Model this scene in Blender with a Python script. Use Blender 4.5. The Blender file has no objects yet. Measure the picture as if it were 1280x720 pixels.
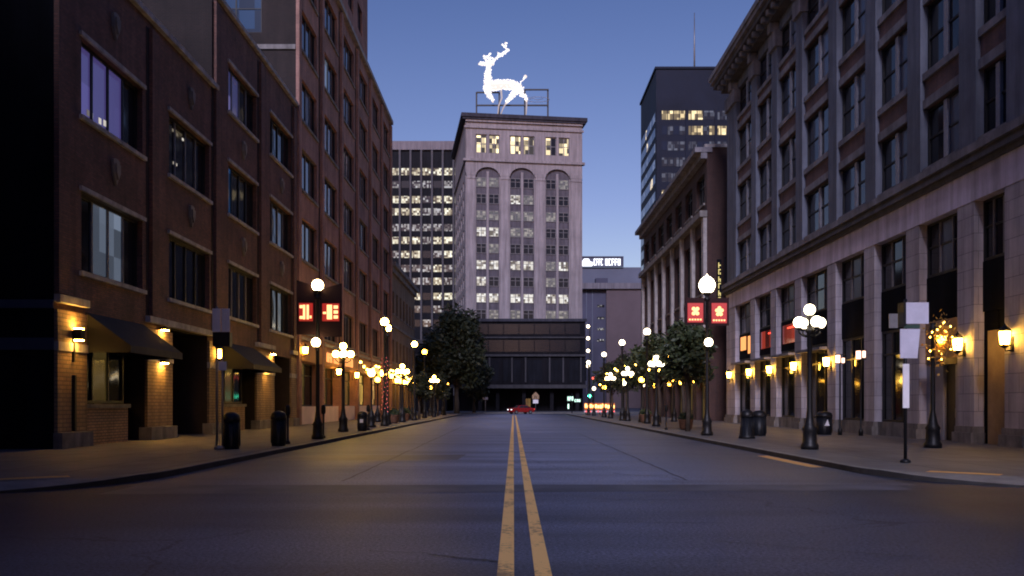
import bpy, bmesh, math, random
from mathutils import Vector, Matrix
R = math.radians
rnd = random.Random(7)
scene = bpy.context.scene
COL = scene.collection
F = 1100.0            # focal length of the photograph in its pixels (1280 wide)

# ------------------------------------------------------------------ materials
MATS = {}
def nt(name):
    m = bpy.data.materials.new(name); m.use_nodes = True
    t = m.node_tree
    p = t.nodes['Principled BSDF']
    MATS[name] = m
    return m, t, p
def N(t, typ, **kw):
    n = t.nodes.new(typ)
    for k, v in kw.items():
        if k.startswith('i_'):
            key = k[2:]
            key = int(key) if key.isdigit() else key.replace('_', ' ')
            n.inputs[key].default_value = v
        else: setattr(n, k, v)
    return n
def L(t, a, b): t.links.new(a, b)
def rgb(c, a=1.0): return (c[0], c[1], c[2], a)
def coords(t, obj=True):
    """object coordinates folded to facade coordinates (x+y, z)"""
    tc = N(t, 'ShaderNodeTexCoord')
    sp = N(t, 'ShaderNodeSeparateXYZ'); L(t, tc.outputs['Object'], sp.inputs[0])
    ad = N(t, 'ShaderNodeMath', operation='ADD'); L(t, sp.outputs[0], ad.inputs[0]); L(t, sp.outputs[1], ad.inputs[1])
    cb = N(t, 'ShaderNodeCombineXYZ'); L(t, ad.outputs[0], cb.inputs[0]); L(t, sp.outputs[2], cb.inputs[1])
    return tc.outputs['Object'], cb.outputs[0]
def streaks(t, o, mr, amount):
    mp = N(t, 'ShaderNodeMapping'); mp.inputs['Scale'].default_value = (1.6, 1.6, .10); L(t, o, mp.inputs[0])
    n = N(t, 'ShaderNodeTexNoise', i_Scale=1.0, i_Detail=7.0, i_Roughness=.7); L(t, mp.outputs[0], n.inputs['Vector'])
    r = N(t, 'ShaderNodeMapRange'); r.inputs['From Min'].default_value = .35; r.inputs['From Max'].default_value = .62
    r.inputs['To Min'].default_value = 1 - amount; r.inputs['To Max'].default_value = 1 + amount*.4; L(t, n.outputs['Fac'], r.inputs['Value'])
    m = N(t, 'ShaderNodeMath', operation='MULTIPLY'); L(t, mr.outputs[0], m.inputs[0]); L(t, r.outputs[0], m.inputs[1])
    return m
def vary(t, p, c, amount=.25, scale=1.2, rough=.8, bump=.15, bscale=30, detail=6, streak=0):
    """base colour c with large blotches and a fine bump"""
    o, f = coords(t)
    n1 = N(t, 'ShaderNodeTexNoise', i_Scale=scale, i_Detail=detail, i_Roughness=.65); L(t, o, n1.inputs['Vector'])
    n2 = N(t, 'ShaderNodeTexNoise', i_Scale=bscale, i_Detail=4.0); L(t, o, n2.inputs['Vector'])
    mr = N(t, 'ShaderNodeMapRange'); mr.inputs['From Min'].default_value = .3; mr.inputs['From Max'].default_value = .7
    mr.inputs['To Min'].default_value = 1 - amount; mr.inputs['To Max'].default_value = 1 + amount
    L(t, n1.outputs['Fac'], mr.inputs['Value'])
    if streak: mr = streaks(t, o, mr, streak)
    mx = N(t, 'ShaderNodeVectorMath', operation='SCALE'); mx.inputs[0].default_value = c[:3]
    L(t, mr.outputs[0], mx.inputs['Scale'])
    L(t, mx.outputs[0], p.inputs['Base Color'])
    p.inputs['Roughness'].default_value = rough; p.inputs['Specular IOR Level'].default_value = .3
    if bump:
        b = N(t, 'ShaderNodeBump', i_Strength=bump, i_Distance=.02); L(t, n2.outputs['Fac'], b.inputs['Height'])
        L(t, b.outputs[0], p.inputs['Normal'])
    return mx
def plain(name, c, rough=.7, amount=.2, scale=1.5, bump=.12, metal=0.0, bscale=30):
    m, t, p = nt(name); vary(t, p, c, amount, scale, rough, bump, bscale, streak=.35 if name[:5] in ('stone', 'corni', 'tower', 'paint', 'podiu', 'offic') else 0); p.inputs['Metallic'].default_value = metal
    return m
def brick(name, c1, c2, mortar, w=.215, h=.075, rough=.85, mort=.010, off=.5, grime=.3):
    m, t, p = nt(name)
    o, f = coords(t)
    b = N(t, 'ShaderNodeTexBrick', i_Scale=1.0, i_Color1=rgb(c1), i_Color2=rgb(c2), i_Mortar=rgb(mortar))
    b.inputs['Mortar Size'].default_value = mort; b.inputs['Brick Width'].default_value = w; b.inputs['Row Height'].default_value = h
    b.offset = off
    L(t, f, b.inputs['Vector'])
    n1 = N(t, 'ShaderNodeTexNoise', i_Scale=.45, i_Detail=8.0, i_Roughness=.7); L(t, o, n1.inputs['Vector'])
    mr = N(t, 'ShaderNodeMapRange'); mr.inputs['From Min'].default_value = .3; mr.inputs['From Max'].default_value = .7
    mr.inputs['To Min'].default_value = 1 - grime; mr.inputs['To Max'].default_value = 1 + grime; L(t, n1.outputs['Fac'], mr.inputs['Value'])
    mr = streaks(t, o, mr, .3)
    mx = N(t, 'ShaderNodeVectorMath', operation='SCALE'); L(t, b.outputs['Color'], mx.inputs[0]); L(t, mr.outputs[0], mx.inputs['Scale'])
    L(t, mx.outputs[0], p.inputs['Base Color']); p.inputs['Roughness'].default_value = rough
    bp = N(t, 'ShaderNodeBump', i_Strength=.6, i_Distance=.012, invert=True); L(t, b.outputs['Fac'], bp.inputs['Height']); L(t, bp.outputs[0], p.inputs['Normal'])
    return m
def emit(name, c, s, base=(.05, .05, .05)):
    m, t, p = nt(name)
    p.inputs['Base Color'].default_value = rgb(base); p.inputs['Emission Color'].default_value = rgb(c); p.inputs['Emission Strength'].default_value = s
    return m
def glass(name, c=(.012, .014, .02), rough=.06, wav=.25):
    m, t, p = nt(name)
    p.inputs['Base Color'].default_value = rgb(c); p.inputs['Roughness'].default_value = rough
    p.inputs['IOR'].default_value = 1.5; p.inputs['Specular IOR Level'].default_value = .28
    o, f = coords(t)
    n = N(t, 'ShaderNodeTexNoise', i_Scale=.9, i_Detail=1.0); L(t, o, n.inputs['Vector'])
    b = N(t, 'ShaderNodeBump', i_Strength=wav, i_Distance=.03); L(t, n.outputs['Fac'], b.inputs['Height']); L(t, b.outputs[0], p.inputs['Normal'])
    return m
def litglass(name, c, s, cell=(.6, .5), lo=.35, seed=0.0, c2=None, thr=.35):
    """a lit room behind glass: lamps, blinds and furniture seen as uneven cells of light"""
    m, t, p = nt(name)
    p.inputs['Base Color'].default_value = (.02, .02, .025, 1); p.inputs['Roughness'].default_value = .1
    o, f = coords(t)
    dv = N(t, 'ShaderNodeVectorMath', operation='DIVIDE'); L(t, f, dv.inputs[0]); dv.inputs[1].default_value = (cell[0], cell[1], 1)
    ad = N(t, 'ShaderNodeVectorMath', operation='ADD'); L(t, dv.outputs[0], ad.inputs[0]); ad.inputs[1].default_value = (seed, seed * 1.7, 0)
    oi = N(t, 'ShaderNodeObjectInfo')
    sc_ = N(t, 'ShaderNodeVectorMath', operation='SCALE'); sc_.inputs[0].default_value = (91.3, 47.7, 0); L(t, oi.outputs['Random'], sc_.inputs['Scale'])
    ad2 = N(t, 'ShaderNodeVectorMath', operation='ADD'); L(t, ad.outputs[0], ad2.inputs[0]); L(t, sc_.outputs[0], ad2.inputs[1])
    fl = N(t, 'ShaderNodeVectorMath', operation='FLOOR'); L(t, ad2.outputs[0], fl.inputs[0])
    wn = N(t, 'ShaderNodeTexWhiteNoise', noise_dimensions='2D'); L(t, fl.outputs[0], wn.inputs['Vector'])
    mr = N(t, 'ShaderNodeMapRange'); mr.inputs['From Min'].default_value = thr; mr.inputs['From Max'].default_value = 1.0
    mr.inputs['To Min'].default_value = lo * s; mr.inputs['To Max'].default_value = s; L(t, wn.outputs['Value'], mr.inputs['Value'])
    L(t, mr.outputs[0], p.inputs['Emission Strength'])
    if c2:
        mx = N(t, 'ShaderNodeMix', data_type='RGBA'); mx.inputs[6].default_value = rgb(c); mx.inputs[7].default_value = rgb(c2)
        L(t, wn.outputs['Value'], mx.inputs[0]); L(t, mx.outputs[2], p.inputs['Emission Color'])
    else: p.inputs['Emission Color'].default_value = rgb(c)
    return m

brick('brick_dark', (.19, .080, .060), (.12, .055, .043), (.075, .06, .055), grime=.42)
brick('brick_black', (.030, .017, .015), (.022, .013, .012), (.03, .025, .024))  # near-black brick for side walls, strips and deep reveals
brick('brick_red', (.45, .22, .17), (.37, .18, .14), (.28, .2, .17), grime=.4)
brick('brick_tan', (.30, .20, .12), (.24, .155, .095), (.13, .10, .08), w=.42, h=.13, mort=.016)
brick('brick_low', (.40, .24, .16), (.32, .19, .13), (.12, .1, .08), w=.30, h=.1, mort=.014)
brick('brick_ochre', (.26, .17, .10), (.22, .14, .085), (.2, .16, .12))
brick('brick_span', (.15, .075, .07), (.11, .06, .058), (.09, .07, .068))
brick('brick_side', (.065, .026, .021), (.05, .02, .018), (.045, .035, .032))
plain('painted_dark', (.007, .008, .012), .9, .35, .6); MATS['painted_dark'].node_tree.nodes['Principled BSDF'].inputs['Specular IOR Level'].default_value = .08  # on the left side wall this near-black also carries edge vignette and shade
plain('band_blue', (.045, .055, .095), .6, .2, .8)
plain('stone_trim', (.38, .35, .34), .8, .25, 2.0)
plain('stone_plinth', (.22, .20, .19), .85, .3, 1.6)
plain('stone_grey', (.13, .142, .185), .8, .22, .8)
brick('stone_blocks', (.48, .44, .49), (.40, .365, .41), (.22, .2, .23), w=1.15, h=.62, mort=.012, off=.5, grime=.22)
plain('stone_fascia', (.60, .54, .66), .8, .22, .5)
plain('cornice_dark', (.09, .085, .095), .8, .3, 1.2)
plain('cornice_light', (.20, .19, .21), .8, .3, 1.2)
plain('tower_stone', (.27, .24, .255), .8, .16, .22)
plain('tower_cornice', (.045, .045, .06), .7, .2, .3)
plain('tower_spandrel', (.09, .08, .10), .7, .2, .4)
plain('office_fin', (.06, .058, .072), .6, .15, .2)
plain('office_top', (.17, .155, .18), .7, .12, .1)
plain('office_dark', (.008, .009, .014), .5, .3, .2)
plain('navy_panel', (.010, .014, .030), .6, .3, .1); MATS['navy_panel'].node_tree.nodes['Principled BSDF'].inputs['Specular IOR Level'].default_value = .12
plain('podium', (.011, .0105, .014), .8, .3, .15)
for q_ in ('office_dark', 'podium', 'tower_cornice'): MATS[q_].node_tree.nodes['Principled BSDF'].inputs['Specular IOR Level'].default_value = .05
plain('podium_ledge', (.035, .033, .04), .7, .2, .3)
plain('far_slab', (.13, .14, .19), .8, .15, .05)
plain('far_wall', (.115, .085, .095), .8, .2, .06)
plain('far_dark', (.07, .07, .11), .8, .2, .06)
plain('roofing', (.05, .05, .055), .9, .3, .3)
plain('iron_black', (.012, .012, .014), .45, .3, 6, metal=.3)
plain('frame_black', (.015, .015, .017), .5, .2, 4)
plain('frame_grey', (.16, .15, .16), .55, .2, 4)
plain('mullion_pale', (.30, .30, .34), .6, .2, 3)
plain('canvas_black', (.013, .013, .015), .8, .35, 2.5, bscale=140)
plain('canvas_hem', (.05, .046, .044), .8, .25, 3)
plain('wood_door', (.035, .026, .022), .5, .3, 3)
plain('bin_blue', (.004, .005, .008), .5, .3, 5)
plain('sign_pale', (.50, .49, .60), .5, .12, 3, bump=.03)
plain('sign_white', (.72, .70, .74), .5, .1, 3, bump=.03)
plain('steel', (.22, .22, .24), .4, .2, 5, metal=.6)
plain('banner_maroon', (.022, .006, .008), .8, .3, 2)
plain('bulkhead_pink', (.78, .62, .60), .7, .12, 1)
plain('fascia_orange', (.50, .25, .11), .7, .25, 1)
plain('bark', (.055, .042, .033), .95, .4, 4, bump=.5)
plain('yellow_paint', (.62, .33, .10), .7, .12, 9)  # colour of the yellow light laid along the kerb edges
plain('car_red', (.22, .012, .014), .25, .1, 2, bump=0)
plain('tyre', (.015, .015, .015), .8, .2, 8)
plain('car_glass', (.02, .02, .025), .08, .1, 2, bump=0)
plain('reflect_orange', (.6, .2, .05), .5, .1, 4)
emit('panel_red_dark', (1.0, .03, .015), .42)
plain('terra', (.16, .08, .05), .8, .3, 4)
plain('green_metal', (.03, .06, .05), .5, .3, 4)
plain('door_grey', (.30, .29, .34), .6, .2, 1.2)
plain('panel_tan', (.30, .20, .12), .7, .2, 1.5)
glass('glass_dark'); glass('glass_blue', (.015, .02, .04), .12, .2)
glass('glass_tower', (.010, .010, .016), .2, .1)
glass('glass_curtain', (.10, .10, .13), .25, .2)
emit('globe_warm', (1.0, .58, .10), 60.0); emit('globe_white', (1.0, .82, .55), 8.0)
emit('globe_amber', (1.0, .45, .04), 24.0)
emit('sconce_glow', (1.0, .50, .06), 62.0); emit('downlight_glow', (1.0, .50, .08), 260.0)
emit('deer_glow', (1.0, .85, .80), 1.04); emit('deer_bulb', (1.0, .92, .88), 1.8); emit('deer_dim', (1.0, .82, .85), .45)
emit('sign_glow', (.9, .93, 1.0), 2.2); emit('neon_red', (1.0, .06, .03), 3.0); emit('panel_red', (1.0, .02, .012), .55)
emit('globe_pale', (1.0, .70, .30), 26.0); emit('glyph_hot', (1.0, .50, .20), 2.3); emit('glyph_orange', (1.0, .36, .10), 1.5)
emit('glyph_yellow', (1.0, .80, .25), .9); emit('glyph_pink', (1.0, .60, .45), 3.2)
emit('signal_green', (.08, 1.0, .55), 14.0); emit('signal_red', (1.0, .10, .06), 5.0); emit('signal_pale', (.65, 1.0, .85), 2.0)
emit('lamp_orange', (1.0, .48, .14), 5.0); emit('tail_red', (1.0, .05, .03), 3.0)
emit('fairy_red', (1.0, .16, .14), 1.6); emit('bulb_warm', (1.0, .55, .08), 22.0)
litglass('room_purple', (.30, .24, .85), .30, (1.6, 1.9), .55)
litglass('room_blue', (.18, .22, .75), .34, (1.2, 1.3), .35, 3.1, (.45, .40, .95))
litglass('room_pale', (.50, .62, .85), .32, (1.1, 1.0), .3, 5.3)
litglass('room_teal', (.05, .16, .45), .28, (1.0, 1.2), .3, 5.3)
litglass('room_warm', (1.0, .55, .18), .9, (.7, .9), .15, 1.7)
litglass('room_amber', (1.0, .62, .14), 1.1, (.8, .8), .12, 2.2)
litglass('room_olive', (.55, .36, .10), .17, (1.4, 2.2), .4, 4.0)
litglass('room_red', (1.0, .10, .05), .30, (.9, 1.3), .12, 6.1, thr=.2)
litglass('office_lit', (1.0, .74, .34), 1.25, (.55, .62), .06, 0.4, (.95, .95, .80), .22)
litglass('office_half', (.95, .85, .66), .55, (.5, .6), .0, 2.4, (.9, .9, .95), .45)
litglass('tower_lit', (1.0, .80, .55), 1.1, (.6, .55), .12, 7.7, (.95, .95, .92), .2)
litglass('tower_half', (.85, .80, .85), .36, (.6, .5), .3, 8.9, (1.0, .9, .8), .4)
litglass('attic_lit', (1.0, .80, .46), 2.2, (1.0, 1.2), .02, 1.2, thr=.3)
litglass('navy_lit', (1.0, .72, .32), 1.5, (.8, .9), .12, 3.3, (1.0, .8, .45), .3)
litglass('navy_half', (.55, .60, .80), .22, (.7, .9), .0, 1.9, None, .4)

# foliage
def foliage(name, c1, c2):
    m, t, p = nt(name)
    o, f = coords(t)
    n = N(t, 'ShaderNodeTexNoise', i_Scale=1.1, i_Detail=5.0); L(t, o, n.inputs['Vector'])
    w = N(t, 'ShaderNodeTexNoise', i_Scale=9.0, i_Detail=2.0); L(t, o, w.inputs['Vector'])
    ad = N(t, 'ShaderNodeMath', operation='MULTIPLY'); L(t, n.outputs['Fac'], ad.inputs[0]); L(t, w.outputs['Fac'], ad.inputs[1])
    mr = N(t, 'ShaderNodeMapRange'); mr.inputs['From Min'].default_value = .15; mr.inputs['From Max'].default_value = .38; L(t, ad.outputs[0], mr.inputs['Value'])
    mx = N(t, 'ShaderNodeMix', data_type='RGBA'); mx.inputs[6].default_value = rgb(c1); mx.inputs[7].default_value = rgb(c2); L(t, mr.outputs[0], mx.inputs[0])
    L(t, mx.outputs[2], p.inputs['Base Color']); p.inputs['Roughness'].default_value = .6
    return m
foliage('leaf_dark', (.014, .022, .009), (.042, .046, .018)); foliage('leaf_green', (.020, .034, .013), (.06, .074, .028))
foliage('leaf_gold', (.25, .13, .02), (.5, .3, .06))

# asphalt
def asphalt(name, col, spec=.4):
    m, t, p = nt(name)
    o, f = coords(t)
    n1 = N(t, 'ShaderNodeTexNoise', i_Scale=.22, i_Detail=6.0, i_Roughness=.6)
    mp = N(t, 'ShaderNodeMapping'); mp.inputs['Scale'].default_value = (1.0, .28, 1); L(t, o, mp.inputs[0]); L(t, mp.outputs[0], n1.inputs['Vector'])
    n2 = N(t, 'ShaderNodeTexNoise', i_Scale=26.0, i_Detail=6.0, i_Roughness=.75); L(t, o, n2.inputs['Vector'])
    mpw = N(t, 'ShaderNodeMapping'); mpw.inputs['Scale'].default_value = (.16, .9, 1); L(t, o, mpw.inputs[0])
    n3 = N(t, 'ShaderNodeTexNoise', i_Scale=.8, i_Detail=4.0); L(t, mpw.outputs[0], n3.inputs['Vector'])
    # cracks
    dn = N(t, 'ShaderNodeTexNoise', i_Scale=1.3, i_Detail=5.0); L(t, o, dn.inputs['Vector'])
    ds = N(t, 'ShaderNodeVectorMath', operation='SCALE'); L(t, dn.outputs['Color'], ds.inputs[0]); ds.inputs['Scale'].default_value = .9
    da = N(t, 'ShaderNodeVectorMath', operation='ADD'); L(t, o, da.inputs[0]); L(t, ds.outputs[0], da.inputs[1])
    vo = N(t, 'ShaderNodeTexVoronoi', feature='DISTANCE_TO_EDGE', i_Scale=.24); L(t, da.outputs[0], vo.inputs['Vector'])
    cr = N(t, 'ShaderNodeMapRange'); cr.inputs['From Min'].default_value = .002; cr.inputs['From Max'].default_value = .009
    cr.inputs['To Min'].default_value = .55; cr.inputs['To Max'].default_value = 1.0; L(t, vo.outputs['Distance'], cr.inputs['Value'])
    # cracks only in some places
    cm = N(t, 'ShaderNodeMapRange'); cm.inputs['From Min'].default_value = .46; cm.inputs['From Max'].default_value = .56; L(t, n1.outputs['Fac'], cm.inputs['Value'])
    cx = N(t, 'ShaderNodeMix', data_type='FLOAT'); L(t, cm.outputs[0], cx.inputs[0]); cx.inputs[2].default_value = 1.0; L(t, cr.outputs[0], cx.inputs[3])
    a = N(t, 'ShaderNodeMapRange'); a.inputs['From Min'].default_value = .3; a.inputs['From Max'].default_value = .7; a.inputs['To Min'].default_value = .72; a.inputs['To Max'].default_value = 1.25; L(t, n1.outputs['Fac'], a.inputs['Value'])
    b = N(t, 'ShaderNodeMapRange'); b.inputs['From Min'].default_value = .38; b.inputs['From Max'].default_value = .62; b.inputs['To Min'].default_value = .3; b.inputs['To Max'].default_value = 1.75; L(t, n2.outputs['Fac'], b.inputs['Value'])
    c = N(t, 'ShaderNodeMapRange'); c.inputs['From Min'].default_value = .35; c.inputs['From Max'].default_value = .65; c.inputs['To Min'].default_value = .62; c.inputs['To Max'].default_value = 1.3; L(t, n3.outputs['Fac'], c.inputs['Value'])
    m1 = N(t, 'ShaderNodeMath', operation='MULTIPLY'); L(t, a.outputs[0], m1.inputs[0]); L(t, b.outputs[0], m1.inputs[1])
    m2 = N(t, 'ShaderNodeMath', operation='MULTIPLY'); L(t, m1.outputs[0], m2.inputs[0]); L(t, c.outputs[0], m2.inputs[1])
    m3 = N(t, 'ShaderNodeMath', operation='MULTIPLY'); L(t, m2.outputs[0], m3.inputs[0]); L(t, cx.outputs[0], m3.inputs[1])
    # pale centre and dark edges: road sheen and vignette put into the colour
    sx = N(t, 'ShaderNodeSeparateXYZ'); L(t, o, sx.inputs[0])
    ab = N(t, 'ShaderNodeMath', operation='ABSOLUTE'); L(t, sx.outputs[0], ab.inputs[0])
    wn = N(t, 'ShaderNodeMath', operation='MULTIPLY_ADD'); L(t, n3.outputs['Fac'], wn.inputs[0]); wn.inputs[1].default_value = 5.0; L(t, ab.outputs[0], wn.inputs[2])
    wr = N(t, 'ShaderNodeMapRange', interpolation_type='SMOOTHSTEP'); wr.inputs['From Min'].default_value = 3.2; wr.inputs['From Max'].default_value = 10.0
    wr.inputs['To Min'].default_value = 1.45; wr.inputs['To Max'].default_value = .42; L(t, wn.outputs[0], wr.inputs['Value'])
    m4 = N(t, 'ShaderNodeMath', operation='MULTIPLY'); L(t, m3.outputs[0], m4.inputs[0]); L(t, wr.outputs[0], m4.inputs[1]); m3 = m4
    sc = N(t, 'ShaderNodeVectorMath', operation='SCALE'); sc.inputs[0].default_value = col; L(t, m3.outputs[0], sc.inputs['Scale'])
    L(t, sc.outputs[0], p.inputs['Base Color'])
    rr = N(t, 'ShaderNodeMapRange'); rr.inputs['From Min'].default_value = .3; rr.inputs['From Max'].default_value = .7; rr.inputs['To Min'].default_value = .46; rr.inputs['To Max'].default_value = .62; L(t, n1.outputs['Fac'], rr.inputs['Value'])
    L(t, rr.outputs[0], p.inputs['Roughness']); p.inputs['Specular IOR Level'].default_value = spec
    bp = N(t, 'ShaderNodeBump', i_Strength=.8, i_Distance=.014); L(t, n2.outputs['Fac'], bp.inputs['Height']); L(t, bp.outputs[0], p.inputs['Normal'])
asphalt('asphalt', (.056, .064, .102), .22); asphalt('asphalt_sheen', (.120, .132, .188), .4)
plain('asphalt_mid', (.066, .070, .092), .6, .4, .8, bump=.3, bscale=40); plain('asphalt_patch', (.034, .034, .040), .6, .3, 1.2, bump=.3, bscale=40)
plain('asphalt_worn', (.085, .080, .085), .5, .3, .9, bump=.3, bscale=40)
def pavement():
    m, t, p = nt('pavement')
    o, f = coords(t)
    b = N(t, 'ShaderNodeTexBrick', i_Scale=1.0, i_Color1=(.105, .10, .10, 1), i_Color2=(.088, .084, .085, 1), i_Mortar=(.022, .021, .02, 1))
    b.offset = 0; b.inputs['Mortar Size'].default_value = .03; b.inputs['Brick Width'].default_value = 1.5; b.inputs['Row Height'].default_value = 1.5
    L(t, o, b.inputs['Vector'])
    n = N(t, 'ShaderNodeTexNoise', i_Scale=.9, i_Detail=7.0, i_Roughness=.7); L(t, o, n.inputs['Vector'])
    mr = N(t, 'ShaderNodeMapRange'); mr.inputs['From Min'].default_value = .3; mr.inputs['From Max'].default_value = .7; mr.inputs['To Min'].default_value = .65; mr.inputs['To Max'].default_value = 1.25; L(t, n.outputs['Fac'], mr.inputs['Value'])
    s = N(t, 'ShaderNodeVectorMath', operation='SCALE'); L(t, b.outputs['Color'], s.inputs[0]); L(t, mr.outputs[0], s.inputs['Scale']); L(t, s.outputs[0], p.inputs['Base Color'])
    p.inputs['Roughness'].default_value = .65
pavement()
plain('kerb_stone', (.17, .16, .15), .7, .3, 1.5); plain('kerb_face', (.035, .033, .034), .8, .4, 1.5)  # kerb face darkened: its shaded side put into the colour
def worn_paint():
    m, t, p = nt('line_paint')
    o, f = coords(t)
    n = N(t, 'ShaderNodeTexNoise', i_Scale=14.0, i_Detail=6.0, i_Roughness=.7); L(t, o, n.inputs['Vector'])
    n2 = N(t, 'ShaderNodeTexNoise', i_Scale=1.1, i_Detail=4.0); L(t, o, n2.inputs['Vector'])
    a = N(t, 'ShaderNodeMath', operation='ADD'); L(t, n.outputs['Fac'], a.inputs[0]); L(t, n2.outputs['Fac'], a.inputs[1])
    mr = N(t, 'ShaderNodeMapRange'); mr.inputs['From Min'].default_value = .80; mr.inputs['From Max'].default_value = .97; L(t, a.outputs[0], mr.inputs['Value'])
    mx = N(t, 'ShaderNodeMix', data_type='RGBA'); mx.inputs[6].default_value = (.3, .18, .07, 1); mx.inputs[7].default_value = (.95, .56, .17, 1); L(t, mr.outputs[0], mx.inputs[0])
    L(t, mx.outputs[2], p.inputs['Base Color']); p.inputs['Roughness'].default_value = .6
worn_paint()

# ------------------------------------------------------------------ mesh builder
class Fac:
    """a facade plane: L faces +X, R faces -X, F faces -Y;  (u along, z up, d outwards)"""
    def __init__(s, kind, c): s.k, s.c = kind, c
    def P(s, u, z, d=0.0):
        if s.k == 'L': return Vector((s.c + d, u, z))
        if s.k == 'R': return Vector((s.c - d, u, z))
        return Vector((u, s.c - d, z))
    def zero(s): return Fac(s.k, 0.0)
class MB:
    def __init__(s): s.v, s.f, s.m, s.sm = [], [], [], []
    def quad(s, pts, m=0, smooth=False):
        i = len(s.v); s.v += [Vector(p) for p in pts]; s.f.append(tuple(range(i, i + len(pts)))); s.m.append(m); s.sm.append(smooth)
    def box(s, x0, x1, y0, y1, z0, z1, m=0):
        i = len(s.v)
        s.v += [Vector(p) for p in ((x0,y0,z0),(x1,y0,z0),(x1,y1,z0),(x0,y1,z0),(x0,y0,z1),(x1,y0,z1),(x1,y1,z1),(x0,y1,z1))]
        for q in ((0,3,2,1),(4,5,6,7),(0,1,5,4),(1,2,6,5),(2,3,7,6),(3,0,4,7)):
            s.f.append(tuple(i + k for k in q)); s.m.append(m); s.sm.append(False)
        return s
    def fb(s, fc, u0, u1, z0, z1, d0, d1, m=0):
        a, b = fc.P(u0, z0, d0), fc.P(u1, z1, d1)
        return s.box(min(a.x,b.x), max(a.x,b.x), min(a.y,b.y), max(a.y,b.y), min(a.z,b.z), max(a.z,b.z), m)
    def lathe(s, prof, c=(0,0,0), n=12, m=0, smooth=True):
        """profile of (r, z) pairs turned about z at c"""
        i0 = len(s.v); c = Vector(c)
        for r, z in prof:
            for k in range(n):
                a = 2*math.pi*k/n; s.v.append(c + Vector((r*math.cos(a), r*math.sin(a), z)))
        for j in range(len(prof)-1):
            for k in range(n):
                a, b = i0+j*n+k, i0+j*n+(k+1)%n
                s.f.append((a, b, b+n, a+n)); s.m.append(m); s.sm.append(smooth)
        s.f.append(tuple(i0+k for k in reversed(range(n)))); s.m.append(m); s.sm.append(False)
        e = i0+(len(prof)-1)*n
        s.f.append(tuple(e+k for k in range(n))); s.m.append(m); s.sm.append(False)
        return s
    def ball(s, c, r, n=12, rings=8, m=0, sz=1.0):
        pr = [(max(r*math.sin(math.pi*j/rings), r*.02), -r*sz*math.cos(math.pi*j/rings)) for j in range(rings+1)]
        return s.lathe(pr, c, n, m)
    def tube(s, pts, rad, n=6, m=0, smooth=True):
        pts = [Vector(p) for p in pts]
        if not isinstance(rad, (list, tuple)): rad = [rad]*len(pts)
        i0 = len(s.v); ref = None
        for j, p in enumerate(pts):
            d = (pts[min(j+1,len(pts)-1)] - pts[max(j-1,0)]).normalized()
            if ref is None: ref = d.orthogonal().normalized()
            x = (ref - d*ref.dot(d)).normalized(); ref = x; y = d.cross(x)
            for k in range(n):
                a = 2*math.pi*k/n; s.v.append(p + (x*math.cos(a)+y*math.sin(a))*rad[j])
        for j in range(len(pts)-1):
            for k in range(n):
                a, b = i0+j*n+k, i0+j*n+(k+1)%n
                s.f.append((a, b, b+n, a+n)); s.m.append(m); s.sm.append(smooth)
        s.f.append(tuple(i0+k for k in reversed(range(n)))); s.m.append(m); s.sm.append(False)
        e = i0+(len(pts)-1)*n
        s.f.append(tuple(e+k for k in range(n))); s.m.append(m); s.sm.append(False)
        return s
    def prism(s, poly, z0, z1, m=0):
        """polygon in x,y raised from z0 to z1"""
        n = len(poly)
        s.quad([(x,y,z1) for x,y in poly], m); s.quad([(x,y,z0) for x,y in reversed(poly)], m)
        for k in range(n):
            (a,b),(c,d) = poly[k], poly[(k+1)%n]
            s.quad([(a,b,z0),(c,d,z0),(c,d,z1),(a,b,z1)], m)
        return s
    def plate(s, fc, poly, d0, d1, m=0):
        """polygon of (u, z) in a facade plane from depth d0 to d1"""
        n = len(poly)
        s.quad([fc.P(u,z,d1) for u,z in poly], m); s.quad([fc.P(u,z,d0) for u,z in reversed(poly)], m)
        for k in range(n):
            (a,b),(c,d) = poly[k], poly[(k+1)%n]
            s.quad([fc.P(a,b,d0),fc.P(c,d,d0),fc.P(c,d,d1),fc.P(a,b,d1)], m)
        return s
    def build(s, name, mats, parent=None, off=None, mesh=None):
        me = bpy.data.meshes.new(name)
        o = Vector(off) if off is not None else (Vector(parent['_o']) if parent is not None and '_o' in parent else Vector((0,0,0)))
        me.from_pydata([tuple(v - o) for v in s.v], [], s.f)
        for m in ([mats] if isinstance(mats, str) else mats): me.materials.append(MATS[m])
        for p, mi, sm in zip(me.polygons, s.m, s.sm): p.material_index = mi; p.use_smooth = sm
        me.update()
        return link(name, me, parent)
def link(name, data, parent=None, loc=None):
    ob = bpy.data.objects.new(name, data); COL.objects.link(ob)
    if parent is not None:
        ob.parent = parent
        if parent.type == 'MESH' or parent.type == 'EMPTY':
            pass
    if loc is not None: ob.location = loc
    return ob
ROOTS = []
def tag(o, label, cat, group=None, kind=None):
    o['label'] = label; o['category'] = cat
    if group: o['group'] = group
    if kind: o['kind'] = kind
    return o
def thing(name, label, cat, loc=(0,0,0), group=None):
    o = bpy.data.objects.new(name, None); COL.objects.link(o); o.location = loc; o.empty_display_size = .3
    tag(o, label, cat, group); o['_o'] = list(loc); ROOTS.append(o)
    return o
def rel(root, p): return Vector(p) - Vector(root['_o'])
def struct(o): o['kind'] = 'structure'; return o
def copy_tree(o, parent=None):
    c = o.copy(); COL.objects.link(c)
    if parent is not None: c.parent = parent
    for ch in list(o.children): copy_tree(ch, c)
    return c

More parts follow.
